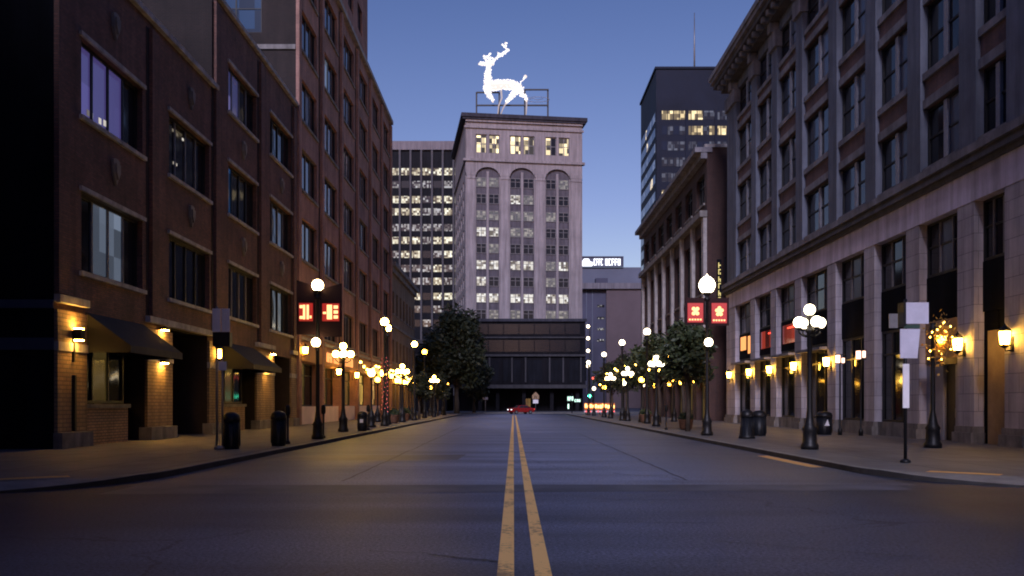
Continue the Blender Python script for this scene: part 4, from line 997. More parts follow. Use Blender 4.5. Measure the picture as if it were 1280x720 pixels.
# ------------------------------------------------------------------ backdrop blocks standing farther back at the sides
for nm, lab, xx0, xx1, yy0, hh, ma in (('far_block', 'plain mauve block low behind the left tree', -40, -14, 185, 15, 'podium'), ):
    o = thing(nm, lab, 'building', ((xx0+xx1)/2, yy0, 0))
    mb = MB(); mb.box(xx0, xx1, yy0, yy0+20, 0, hh); mb.build('wall', ma, o)
    fz = Fac('F', yy0)
    mb = MB(); mb.fb(fz, xx0-.2, xx1+.2, hh-.8, hh, .003, .5); mb.build('ledge', 'podium_ledge', o)
    for k in range(6):
        for z in (5, 9.5): window(o, fz, xx0+1.5+k*4, xx0+4+k*4, z, z+2.4, -.12, 1, 0, 'frame_black', 'room_olive' if (k+int(z)) % 4 == 0 else 'glass_tower', .12)

# ------------------------------------------------------------------ unseen blocks added around the camera to shade the foreground
for s_, xi, lab, hh in ((-1, 8.2, 'unseen brick block added behind the camera on the left to shade the foreground', 32.0), (1, 9.5, 'unseen brick block added behind the camera on the right to shade the foreground', 36.0)):
    o = thing('shade_block', lab, 'building', (s_*22, -30, 0))
    xa_, xb_ = sorted((s_*xi, s_*60)); fcb = Fac('L', -xi) if s_ < 0 else Fac('R', xi)
    ops = [(u, u+3, z, z+2.4) for u in (-47, -40, -33, -26, -19, -12) for z in (1.2, 5.8, 10.4, 15.0)]
    mb = MB(); wall(mb, fcb, -52, -4, 0, hh, ops, 0, .3)
    for y_ in (-52, -4): mb.quad([(xa_,y_,0),(xb_,y_,0),(xb_,y_,hh),(xa_,y_,hh)])
    x_ = xb_ if s_ > 0 else xa_
    mb.quad([(x_,-52,0),(x_,-4,0),(x_,-4,hh),(x_,-52,hh)]); mb.quad([(xa_,-52,hh-.01),(xb_,-52,hh-.01),(xb_,-4,hh-.01),(xa_,-4,hh-.01)])
    mb.build('wall', 'brick_dark', o)
    for q in ops: window(o, fcb, *q, .26, 1, 1, 'frame_black', 'glass_dark', .1)
    mb = MB(); mb.fb(fcb, -52.2, -3.8, hh, hh+.4, -.4, .4); mb.build('coping', 'stone_plinth', o)  # top edge of the added unseen block
for s_, lab in ((-1, 'unseen block added off to the left to cut side sky light'), (1, 'unseen block added off to the right to cut side sky light')):
    o = thing('shade_block', lab, 'building', (s_*60, 8, 0))
    mb = MB(); x0_, x1_ = sorted((s_*(17.5 if s_ < 0 else 16.5), s_*70)); yb_ = 25.0 if s_ < 0 else 13.0; mb.box(x0_, x1_, -3.4, yb_, 0, 26); mb.build('wall', 'brick_dark', o)
    mb = MB(); mb.box(x0_-.4, x1_+.4, -3.5, yb_+.4, 26, 26.5); mb.build('coping', 'stone_plinth', o)

# ------------------------------------------------------------------ street lamps
def lamp_pole(mb, h, r=.075):
    mb.lathe([(.26,0),(.27,.12),(.22,.2),(.20,.55),(.23,.62),(.15,.75),(.11,.95),(r*1.15,1.1),(r,1.2),(r*.95,h*.6),(r*.8,h-.25),(r*1.5,h-.2),(r*1.5,h-.12),(r,h-.08),(.1,h)], n=12)
def globe(mb, c, r, m=0): mb.ball(c, r, 14, 10, m)
def acorn(mb, c, r): mb.lathe([(r*.35,-r*1.0),(r*.75,-r*.75),(r*1.0,-r*.2),(r*1.02,r*.1),(r*.8,r*.6),(r*.4,r*.98),(r*.12,r*1.12),(r*.04,r*1.35)], c, 14)
def tall_lamp(glow, mid=True, top='ball'):
    root = thing('street_lamp', '', 'street lamp')
    mb = MB(); lamp_pole(mb, 6.1, .085); mb.build('pole', 'iron_black', root)
    mb = MB(); mb.lathe([(.07,6.08),(.16,6.14),(.19,6.22),(.1,6.26)], n=12); mb.build('fitter', 'iron_black', root)
    mb = MB(); (globe(mb, (0,0,6.46), .25) if top == 'ball' else acorn(mb, (0,0,6.56), .36)); mb.build('globe', glow, root)
    if mid:
        mb = MB(); mb.tube([(0,-.05,3.75),(0,-.28,3.72),(0,-.32,3.82)], .03, 6); mb.lathe([(.05,3.8),(.11,3.84),(.05,3.88)], (0,-.32,0), 10); mb.build('arm', 'iron_black', root)
        mb = MB(); globe(mb, (0,-.32,4.04), .19); mb.build('globe', glow, root)
    return root
def cluster_lamp(glow):
    root = thing('street_lamp', '', 'street lamp')
    mb = MB(); lamp_pole(mb, 3.75, .085); mb.build('pole', 'iron_black', root)
    pos = []
    mb = MB()
    for k in range(4):
        a_ = k*math.pi/2 + .25; e = Vector((.36*math.cos(a_), .36*math.sin(a_), 3.78))
        mb.tube([(0,0,3.45),(e.x*.6,e.y*.6,3.42),(e.x,e.y,3.52),(e.x,e.y,3.62)], .028, 6); mb.lathe([(.04,3.6),(.1,3.64),(.06,3.68)], (e.x,e.y,0), 10); pos.append((e.x, e.y, 3.83))
    mb.build('arms', 'iron_black', root)
    pos.append((0, 0, 4.22)); mb = MB(); mb.lathe([(.05,3.74),(.05,3.98),(.11,4.02),(.06,4.06)], n=10); mb.build('fitter', 'iron_black', root)
    for p in pos: mb = MB(); globe(mb, p, .17); mb.build('globe', glow, root)
    return root
def short_lamp(glow, h=3.0):
    root = thing('street_lamp', '', 'street lamp')
    mb = MB(); lamp_pole(mb, h, .06); mb.build('pole', 'iron_black', root)
    mb = MB(); globe(mb, (0,0,h+.2), .21); mb.build('globe', glow, root)
    return root
protoT = {}
def place(kind, glow, x, y, label, group, z=ZS, rot=0, sc=1.0, **kw):
    key = (kind, glow, tuple(sorted(kw.items())))
    if key not in protoT:
        o = {'tall': tall_lamp, 'cluster': cluster_lamp, 'short': short_lamp}[kind](glow, **kw); protoT[key] = o
    else: o = copy_tree(protoT[key])
    o.location = (x, y, z); o.rotation_euler = (0, 0, rot); o.scale = (sc, sc, sc); o['label'] = label; o['group'] = group
    return o
GL, GR = 'lamps along the left kerb', 'lamps along the right kerb'
place('tall', 'globe_pale', -7.66, 34.4, 'tall two globe lamp post carrying the pair of maroon banners on the left', GL, sc=.93)
place('cluster', 'globe_warm', -8.4, 43.4, 'five globe lamp post before the pink shop bulkhead', GL)
place('tall', 'globe_warm', -8.0, 54.6, 'tall lamp post wrapped in red fairy lights on the left pavement', GL, mid=False)
place('tall', 'globe_warm', -8.45, 59.0, 'tall plain lamp post just past the fairy light post', GL, mid=False)
place('tall', 'globe_warm', -8.45, 75.0, 'tall lamp post near the far end of the tall brick block', GL, mid=False)
place('tall', 'globe_amber', -8.7, 86.0, 'tall lamp post before the ochre building, its globe deeper amber', GL, mid=False)
place('short', 'globe_warm', -8.4, 52.0, 'short single globe lamp behind the dark bin with the pale mark', GL)
place('short', 'globe_amber', -9.0, 70.0, 'short amber globe lamp between two tall lamp posts on the left', GL)
place('cluster', 'globe_warm', -8.4, 93.0, 'distant five globe lamp post by the ochre building', GL)
place('short', 'globe_amber', -9.4, 99.0, 'short amber globe lamp by the red shop windows', GL)
place('cluster', 'globe_amber', -8.5, 108.0, 'amber five globe lamp post nearest the left trees', GL)
place('short', 'globe_warm', -9.2, 114.0, 'farthest short globe lamp at the left street end', GL)
place('cluster', 'globe_white', 8.95, 26.6, 'nearest five globe lamp post on the right pavement, standing alone', GR)
place('tall', 'globe_white', 8.44, 38.4, 'tall lamp post carrying the pair of red lit banners on the right', GR, top='acorn')
place('cluster', 'globe_white', 8.75, 54.0, 'five globe lamp post half inside the right street trees', GR)
place('tall', 'globe_white', 9.4, 62.0, 'tall lamp post rising from the right tree crowns', GR, mid=False)
place('tall', 'globe_white', 9.0, 73.0, 'tall lamp post just beyond the right tree crowns', GR, mid=False)
place('cluster', 'globe_white', 9.2, 71.0, 'five globe lamp post beyond the second right tree', GR)
place('cluster', 'globe_white', 9.3, 84.5, 'five globe lamp post near the far right trees', GR)
place('tall', 'globe_white', 9.3, 90.5, 'slim tall lamp post close to the street end on the right', GR, mid=False)
place('short', 'globe_white', 9.7, 77.5, 'short white globe lamp low behind the right trees', GR)
place('short', 'globe_amber', 10.0, 97.0, 'short amber globe lamp near the orange barricade', GR)
place('short', 'globe_amber', 9.6, 66.0, 'short amber globe lamp behind the two dark tree trunks', GR)
for px, pz, y, lab in ((1050, 449, 39.0, 'slim post with a pink lit head before the shop windows, left of a pair'), (1076, 444, 38.0, 'slim post with a square pink lit head before the shop windows, right of a pair')):
    x = (px-642)*y/F; z = (505-pz)*y/F+1.5
    o = thing('post_light', lab, 'post light', (x, y, ZS), 'pink headed post lights')
    mb = MB(); mb.lathe([(.1,ZS),(.1,.35),(.04,.45),(.035,z-.2)], (x, y, 0), 8); mb.build('post', 'iron_black', o)
    mb = MB(); mb.box(x-.2, x+.2, y-.12, y+.12, z-.2, z-.17); mb.box(x-.2, x+.2, y-.12, y+.12, z+.19, z+.22); mb.box(x-.02, x+.02, y-.13, y+.12, z-.17, z+.19); mb.build('head_frame', 'iron_black', o)
    mb = MB(); mb.box(x-.17, x-.03, y-.1, y+.1, z-.16, z+.18); mb.box(x+.03, x+.17, y-.1, y+.1, z-.1 if px > 1060 else z-.16, z+.18 if px > 1060 else z+.05); mb.build('lamp_glass', 'glyph_pink', o)
place('short', 'globe_amber', -10.2, 66.0, 'amber globe lamp set back by the shops near the fairy light post', GL)
place('short', 'globe_warm', -9.6, 80.5, 'short globe lamp beside the small left street tree', GL)
place('short', 'globe_amber', -10.4, 90.0, 'amber globe lamp set back before the ochre building', GL)
place('cluster', 'globe_warm', -8.4, 66.5, 'five globe lamp post in the middle of the left row', GL)
place('short', 'globe_white', 12.2, 83.0, 'white globe lamp set back by the brick building on the right', GR)
place('short', 'globe_white', 9.5, 104.0, 'white globe lamp just before the orange barricade', GR)
place('short', 'globe_amber', 12.4, 68.0, 'amber globe lamp set back under the right trees', GR)
place('tall', 'globe_white', 9.2, 108.0, 'farthest tall lamp post on the right pavement', GR, mid=False)
fs2 = thing('festoon_lights', 'festoon of small bulbs through the right street trees', 'string lights', (9.6, 70, 4))
pts2 = [(9.6+.15*math.sin(k), 50+k*.8, 4.6-.7*math.sin(math.pi*(k % 10)/10)) for k in range(61)]
mb = MB(); mb.tube(pts2, .012, 4); mb.build('wire', 'iron_black', fs2)
rq = random.Random(8); mb = MB(); mb.ball(pts2[1], .09, 8, 6); b0 = mb.build('bulb', 'bulb_warm', fs2)
for k in range(4, 60, 3): link('bulb', b0.data, fs2, Vector(pts2[k])-Vector(pts2[1])+Vector((rq.uniform(-.3,.3), 0, rq.uniform(-.4,.5))))
# mast of four white lamps at the end of the street
mx, my = (735-642)*150/F, 150.0
o = thing('lamp_mast', 'tall thin mast with four white lamps one above another beside the dark block', 'lamp mast', (mx, my, ZS))
mb = MB(); mb.tube([(mx+.3,my,ZS),(mx+.3,my,14.9)], [.13,.08], 8)
for py in (408, 423, 438.5, 457.5): z = (505-py)*150/F+1.5; mb.tube([(mx+.3,my,z),(mx,my-.1,z)], .04, 5)
mb.build('pole', 'iron_black', o)
for py in (408, 423, 438.5, 457.5): z = (505-py)*150/F+1.5; mb = MB(); globe(mb, (mx, my-.2, z), .28); mb.build('globe', 'globe_white', o)

# banners
def banner(x0, x1, zt, zb, y, slope, pz, style, label):
    o = thing('street_banner', label, 'banner', ((x0+x1)/2, y, zb), 'lamp post banners')
    fb2 = Fac('F', y)
    zl, zr_ = (zt, zt-slope) if slope > 0 else (zt+slope, zt)
    bl, br = (zb+abs(slope)*.45, zb) if slope < 0 else (zb, zb-0)
    mb = MB(); mb.plate(fb2, [(x0,zb),(x1,zb),(x1,zr_),(x0,zl)], -.02, .02); mb.build('cloth', 'banner_maroon', o)
    mb = MB()
    for z in (zb+.05, zt-abs(slope)-.12): mb.tube([(x0 if abs(x0) > abs(x1) else x0, y+.05, z), (x1, y+.05, z)], .02, 5)
    mb.build('rod', 'iron_black', o)
    c0, c1 = x0+.1, x1-.1; a, b = pz
    mb = MB(); mb.fb(fb2, c0, c1, a, b, .021, .06); mb.build('panel', 'panel_red_dark' if style < 2 else 'panel_red', o)
    mb = MB(); w_ = c1-c0; h_ = b-a
    d0, d1 = .061, .08
    if style == 0:
        for fx in (.30, .56): mb.fb(fb2, c0+w_*fx, c0+w_*(fx+.16), a+h_*.1, b-h_*.1, d0, d1)
        for fz in (.12, .72): mb.fb(fb2, c0+w_*.05, c0+w_*.28, a+h_*fz, a+h_*(fz+.16), d0, d1)
        mb.fb(fb2, c0+w_*.78, c0+w_*.92, a+h_*.15, a+h_*.3, d0, d1)
    elif style == 1:
        mb.fb(fb2, c0+w_*.28, c0+w_*.58, a+h_*.1, b-h_*.08, d0, d1)
        for fz in (.14, .42, .7): mb.fb(fb2, c0+w_*.68, c0+w_*.93, a+h_*fz, a+h_*(fz+.18), d0, d1)
        mb.fb(fb2, c0+w_*.05, c0+w_*.24, a+h_*.4, a+h_*.52, d0, d1)
    else:
        cx_, cz_ = c0+w_*.5, a+h_*.58
        for q_ in range(5 if style == 3 else 4):
            an_ = math.pi/2 + q_*2*math.pi/(5 if style == 3 else 4) + (.0 if style == 3 else .78); ex, ez = cx_+math.cos(an_)*w_*.17, cz_+math.sin(an_)*h_*.17
            r_ = w_*.13; mb.plate(fb2, [(ex+r_*math.cos(k*math.pi/4), ez+r_*math.sin(k*math.pi/4)) for k in range(8)], d0, d1+.002*q_)
        mb.plate(fb2, [(cx_+w_*.12*math.cos(k*math.pi/4), cz_+w_*.12*math.sin(k*math.pi/4)) for k in range(8)], d0, d1+.03)
        for k in range(5): mb.fb(fb2, c0+w_*(.08+k*.175), c0+w_*(.19+k*.175), a+h_*.1, a+h_*.18, d0, d1)
    mb.build('emblem', 'glyph_hot', o)
k_ = 34.4/F
X_ = lambda px: (px-642)*k_
Z_ = lambda py: (505-py)*k_+1.5
banner(X_(371), X_(394.5), Z_(350), Z_(418), 34.4, .25, (Z_(401.5), Z_(379)), 0, 'maroon banner with red lit figures, street lamp on its right')
banner(X_(400), X_(427.5), Z_(354), Z_(421), 34.4, -.25, (Z_(401.5), Z_(379.5)), 1, 'maroon banner with orange lit figures, street lamp on its left')
k_ = 38.4/F
banner(X_(856.5), X_(881.5), Z_(372), Z_(406), 38.4, .02, (Z_(403), Z_(379)), 2, 'red lit banner with pale four lobed emblem over the right trees')
banner(X_(886.5), X_(911), Z_(372), Z_(407), 38.4, -.02, (Z_(404), Z_(379)), 3, 'red lit banner with pale five petal emblem beside the grey stone building')

# fairy lights wound round the pole
o = MB(); o2 = []
mb = MB(); n_ = 150
pts = [(-8.0+.13*math.cos(k*.55), 54.6+.13*math.sin(k*.55), ZS+.9+k*3.4/n_) for k in range(n_)]
fg = thing('fairy_lights', 'string of red fairy lights wound round a left lamp post', 'string lights', (-8.0, 54.6, ZS))
mb.tube(pts, .012, 4); mb.build('wire', 'iron_black', fg)
b0 = None
for k in range(0, n_, 3):
    c = Vector((pts[k][0]+.06*math.cos(k*.55), pts[k][1]+.06*math.sin(k*.55), pts[k][2]))
    if b0 is None: mb = MB(); mb.ball(c, .025, 6, 4); b0 = mb.build('bulb', 'fairy_red', fg); c0 = c
    else: link('bulb', b0.data, fg, c-c0)
# festoon of warm bulbs along the left shops
fs = thing('festoon_lights', 'sagging festoon of warm bulbs over the left pavement shops', 'string lights', (-11.5, 82, 4))
pts = []
for k in range(61):
    y = 66+k*.75; s_ = (k % 12)/12; pts.append((-11.6, y, 5.0-.9*math.sin(math.pi*s_)*.7))
mb = MB(); mb.tube(pts, .015, 4)
for k in range(0, 61, 12): mb.tube([pts[k], (-13.75, pts[k][1], 5.4)], .015, 4)
mb.build('wire', 'iron_black', fs)
for k in range(1, 60, 2):
    mb = MB(); p = pts[k]; mb.ball((p[0], p[1], p[2]-.16), .10, 8, 6); mb.build('bulb', 'bulb_warm', fs)

# ------------------------------------------------------------------ pavement furniture
def litter_bin(x, y, label, h=1.12, r=.25, mark=None, shape='dome'):
    o = thing('litter_bin', label, 'litter bin', (x, y, ZS), 'pavement litter bins')
    mb = MB()
    if shape == 'dome': mb.lathe([(r*.92,ZS),(r*.95,ZS+.06),(r,ZS+.1),(r,ZS+h*.74)], (x,y,0), 16)
    else: mb.lathe([(r*1.35,ZS),(r*1.35,ZS+.08),(r*1.2,ZS+.12),(r*.9,ZS+h*.74)], (x,y,0), 12)
    for k in range(12):
        a_ = k*math.pi/6; rr = r*(1.0 if shape == 'dome' else 1.05); mb.tube([(x+rr*math.cos(a_)*(1 if shape=='dome' else 1.12),y+rr*math.sin(a_)*(1 if shape=='dome' else 1.12),ZS+.1),(x+rr*math.cos(a_)*(1 if shape=='dome' else .86),y+rr*math.sin(a_)*(1 if shape=='dome' else .86),ZS+h*.74)], .018, 4)
    mb.build('body', 'bin_blue', o)
    mb = MB(); mb.lathe([(r*1.08,ZS+h*.745),(r*1.08,ZS+h*.82),(r*.95,ZS+h*.92),(r*.6,ZS+h*.98),(r*.1,ZS+h)], (x,y,0), 16); mb.box(x-r*.5, x+r*.5, y-r*1.09, y-r*1.0, ZS+h*.76, ZS+h*.81); mb.build('lid', 'iron_black', o)
    if mark:
        fm = Fac('F', y-r*1.02); zc = ZS+h*.5
        mb = MB(); mb.plate(fm, [(x-.1,zc-.12),(x+.12,zc-.12),(x+.03,zc+.16)] if mark == 1 else [(x-.08,zc-.08),(x+.08,zc-.08),(x+.08,zc+.1),(x-.08,zc+.1)], 0, .03 if shape == 'dome' else .09); mb.build('mark', 'sign_white', o)
    return o
litter_bin(-8.62, 26.9, 'black domed bin standing right beside the left sign post')
litter_bin(-7.72, 28.9, 'black domed bin at the left kerb before the banner lamp', 1.15, .24)
litter_bin(-7.7, 44.8, 'dark bin with a pale mark beside the five globe lamp on the left', 1.0, .24, 2)
litter_bin(9.28, 35.0, 'dark flared bin at the right kerb near the wall lanterns', 1.15, .24, None, 'flare')
litter_bin(10.6, 38.0, 'dark bin set back behind the flared bin', 1.1, .3)
litter_bin(13.9, 39.4, 'dark bin with a white triangle mark against the grey stone building', 1.05, .33, 1)
def meter(x, y, label):
    o = thing('parking_meter', label, 'parking meter', (x, y, ZS), 'parking meters')
    mb = MB(); mb.lathe([(.09,ZS),(.09,.2),(.035,.24),(.035,1.1)], (x,y,0), 8); mb.build('post', 'iron_black', o)
    mb = MB(); mb.lathe([(.06,1.1),(.09,1.15),(.095,1.3),(.085,1.4),(.04,1.47)], (x,y,0), 10); mb.build('head', 'iron_black', o)
meter(-7.75, 30.2, 'parking meter close behind the kerb bin on the left'); meter(-7.65, 35.4, 'parking meter at the foot of the banner lamp'); meter(-7.7, 46.6, 'parking meter past the marked bin on the left')
meter(8.15, 47.0, 'parking meter just past the nearest right street tree')
# left sign post
x, y = -8.97, 26.6
o = thing('sign_post', 'sign post with two pale upright panels over a black box on the left', 'sign post', (x, y, ZS))
mb = MB(); mb.tube([(x,y,ZS),(x,y,4.45)], .035, 8); mb.tube([(x+.16,y+.03,ZS),(x+.16,y+.03,3.3)], .03, 8); mb.lathe([(.16,ZS),(.16,.2),(.05,.26)], (x+.08,y,0), 10); mb.build('post', 'steel', o)
kk = 26.6/F; fsn = Fac('F', y-.05)
for a_, b_ in ((266.5, 276.5), (278, 288)):
    mb = MB(); mb.fb(fsn, (a_-642)*kk, (b_-642)*kk, (505-415)*kk+1.5, (505-386)*kk+1.5, 0, .03); mb.build('sign_panel', 'sign_white', o)
mb = MB(); mb.fb(fsn, (267.5-642)*kk, (288.5-642)*kk, (505-433)*kk+1.5, (505-415.6)*kk+1.5, -.2, .06); mb.build('box', 'iron_black', o)
mb = MB(); mb.fb(fsn, (274-642)*kk, (284-642)*kk, (505-463)*kk+1.5, (505-452)*kk+1.5, 0, .03); mb.build('plate', 'sign_white', o)
# right sign post
x, y = 9.17, 20.6; kk = 20.6/F; fsn = Fac('F', y-.05)
q_ = lambda px: (px-642)*kk
v_ = lambda py: (505-py)*kk+1.5
o = thing('sign_post', 'black sign post with pale blank panels before the grey stone building', 'sign post', (x, y, ZS))
mb = MB(); mb.tube([(x,y,ZS),(x,y,3.95)], .04, 8); mb.lathe([(.12,ZS),(.12,.18),(.05,.22)], (x,y,0), 10); mb.build('post', 'iron_black', o)
mb = MB(); mb.fb(fsn, q_(1131), q_(1159), v_(405), v_(378.5), 0, .025); mb.build('sign_panel', 'sign_pale', o)
mb = MB(); mb.fb(fsn, q_(1128), q_(1130.5), v_(408), v_(378), -.3, .03); mb.build('edge_panel', 'iron_black', o)
mb = MB(); mb.fb(fsn, q_(1116), q_(1127), v_(409), v_(391), -.28, -.25); mb.build('turned_panel', 'steel', o)
mb = MB(); mb.fb(fsn, q_(1128), q_(1148), v_(410.5), v_(406), .0, .025); mb.build('strip_panel', 'green_metal', o)
mb = MB(); mb.plate(fsn, [(q_(1123.5),v_(448)),(q_(1145),v_(448)),(q_(1148.5),v_(411.5)),(q_(1123.5),v_(411.5))], 0, .025); mb.build('sign_panel', 'sign_pale', o)
mb = MB(); mb.fb(fsn, q_(1127), q_(1135), v_(510), v_(455), 0, .02); mb.build('narrow_panel', 'sign_white', o)

# lamp post with golden lit greenery by the entrance
x, y = 13.1, 27.5
o = thing('garland_post', 'black post with a golden lit garland by the building entrance', 'garland post', (x, y, ZS))
mb = MB(); lamp_pole(mb, 3.9, .07); [v.__iadd__(Vector((x, y, ZS))) for v in mb.v]; mb.build('post', 'iron_black', o)
mb = MB(); r_ = random.Random(5); bulbs = []
for k in range(420):
    a_ = r_.uniform(0, 2*math.pi); rr = abs(r_.gauss(0, .26)); zz_ = r_.gauss(0, .34); c = Vector((x+.28+rr*math.cos(a_), y+rr*math.sin(a_), 3.5+zz_))
    u = Vector((r_.uniform(-1,1),r_.uniform(-1,1),r_.uniform(-1,1))).normalized(); v = u.orthogonal().normalized(); s_ = r_.uniform(.04,.085)
    mb.quad([c-u*s_, c+v*s_*.6, c+u*s_, c-v*s_*.6])
    if k % 16 == 0: bulbs.append(c)
mb.build('leaves', 'leaf_gold', o)
mb = MB(); globe(mb, (x+.28, y, 3.5), .13); mb.build('lamp_glass', 'globe_amber', o)
mb = MB(); mb.ball(bulbs[0], .028, 6, 4); b0 = mb.build('bulb', 'bulb_warm', o)
for c in bulbs[1:]: link('bulb', b0.data, o, c-bulbs[0])

# ------------------------------------------------------------------ trees
def tree(x, y, h, cr, label, leaf='leaf_dark', n=3500, trunk=.14, base=.3, seed=1, lobes=9, group='street trees', ls=.16):
    r_ = random.Random(seed)
    o = thing('street_tree', label, 'tree', (x, y, ZS), group)
    mb = MB(); zc = h*base
    mb.tube([(x,y,ZS-.05),(x+.05,y,zc*.6),(x-.03,y+.03,zc),(x+.05,y,h*.7)], [trunk*1.3,trunk,trunk*.85,trunk*.3], 8)
    cs = []
    for k in range(lobes):
        a_ = k*2.4 + r_.uniform(-.4,.4); f_ = (k+.5)/lobes; zz_ = zc + (h-zc)*(.18+.72*f_); rr = cr*(.62*math.sin(math.pi*(.22+.68*f_)))*r_.uniform(.75,1.15)
        c = Vector((x+rr*math.cos(a_), y+rr*math.sin(a_), zz_)); cs.append((c, cr*r_.uniform(.36,.55)))
        mb.tube([(x,y,zc*.85+(zz_-zc)*.35),((x+c.x)/2,(y+c.y)/2,zz_-.25*cr*.5),tuple(c)], [trunk*.5,trunk*.3,trunk*.1], 5)
    mb.build('trunk', 'bark', o)
    mb = MB()
    for k in range(n):
        c, rad = cs[r_.randrange(len(cs))]
        d = Vector((r_.gauss(0,1),r_.gauss(0,1),r_.gauss(0,.8))).normalized(); p = c + d*rad*(r_.random()**.45)*r_.uniform(.7,1.12)
        u = Vector((r_.uniform(-1,1),r_.uniform(-1,1),r_.uniform(-.7,.7))).normalized(); v = u.orthogonal().normalized(); v = (v*math.cos(k)+u.cross(v)*math.sin(k)); s_ = ls*r_.uniform(.6,1.3)
        mb.quad([p-u*s_, p+v*s_*.55, p+u*s_, p-v*s_*.55])
    mb.build('crown', leaf, o)
tree(-8.6, 133, 16.2, 5.0, 'big dark tree at the left street end, tallest of all', n=7500, trunk=.35, seed=3, lobes=15, ls=.34, base=.18)
tree(-6.4, 142, 9.6, 3.1, 'lower rounded tree right of the big dark tree', n=4000, trunk=.25, seed=4, lobes=9, ls=.3, base=.15)
tree(-14.5, 138, 9.5, 4.0, 'broad tree behind the ochre building corner', n=4000, trunk=.25, seed=5, lobes=9, ls=.3, base=.2)
tree(-12.2, 131, 11.5, 3.2, 'narrow tree between the ochre building and the big dark tree', n=3500, trunk=.22, seed=15, lobes=9, ls=.3, base=.2)
tree(8.7, 44.0, 5.6, 1.55, 'nearest small street tree on the right pavement', 'leaf_green', 2600, .10, .45, 6, 10)
tree(10.4, 54.0, 6.2, 1.7, 'small street tree second from the camera on the right', 'leaf_green', 2600, .10, .42, 7, 10)
tree(10.6, 64.0, 6.6, 1.8, 'round street tree in the middle of the right row', 'leaf_green', 2600, .11, .4, 8, 10)
tree(10.8, 74.0, 6.4, 1.8, 'street tree fourth along the right pavement', 'leaf_green', 2400, .11, .4, 9, 10)
tree(11.0, 86.0, 6.4, 1.9, 'street tree fifth along the right pavement', 'leaf_dark', 2200, .12, .4, 10, 10)
tree(11.2, 100.0, 6.4, 2.0, 'last street tree before the orange barricade', 'leaf_dark', 2000, .12, .4, 11, ls=.22)
tree(-8.6, 80.0, 4.2, 1.3, 'small street tree on the left near the far shops', 'leaf_dark', 2000, .1, .45, 12)
tree(-8.8, 102.0, 5.0, 1.7, 'small street tree on the left before the ochre building', 'leaf_dark', 2200, .1, .4, 13)

# planters with shrubs
def planter(x, y, label, s=1.0, seed=1):
    r_ = random.Random(seed); o = thing('planter', label, 'planter', (x, y, ZS), 'pavement planters')
    mb = MB(); mb.lathe([(.22*s,ZS),(.3*s,ZS+.1),(.36*s,ZS+.45*s),(.4*s,ZS+.5*s),(.34*s,ZS+.5*s)], (x,y,0), 12); mb.build('pot', 'terra', o)
    mb = MB()
    for k in range(260):
        d = Vector((r_.gauss(0,1),r_.gauss(0,1),abs(r_.gauss(0,1)))).normalized(); p = Vector((x,y,ZS+.5*s)) + d*.38*s*r_.random()**.4
        u = Vector((r_.uniform(-1,1),r_.uniform(-1,1),r_.uniform(-1,1))).normalized(); v = u.orthogonal(); q2 = .07*s
        mb.quad([p-u*q2, p+v*q2*.6, p+u*q2, p-v*q2*.6])
    mb.build('shrub', 'leaf_green', o)
planter(-8.6, 63, 'planter with a leafy shrub past the fairy light post', 1.2, 1); planter(-8.9, 72, 'leafy planter between the far left lamp posts', 1.2, 2)
planter(9.2, 47, 'leafy planter between the nearest right street trees', 1.1, 3); planter(9.6, 64, 'leafy planter low under the middle right trees', 1.2, 4)

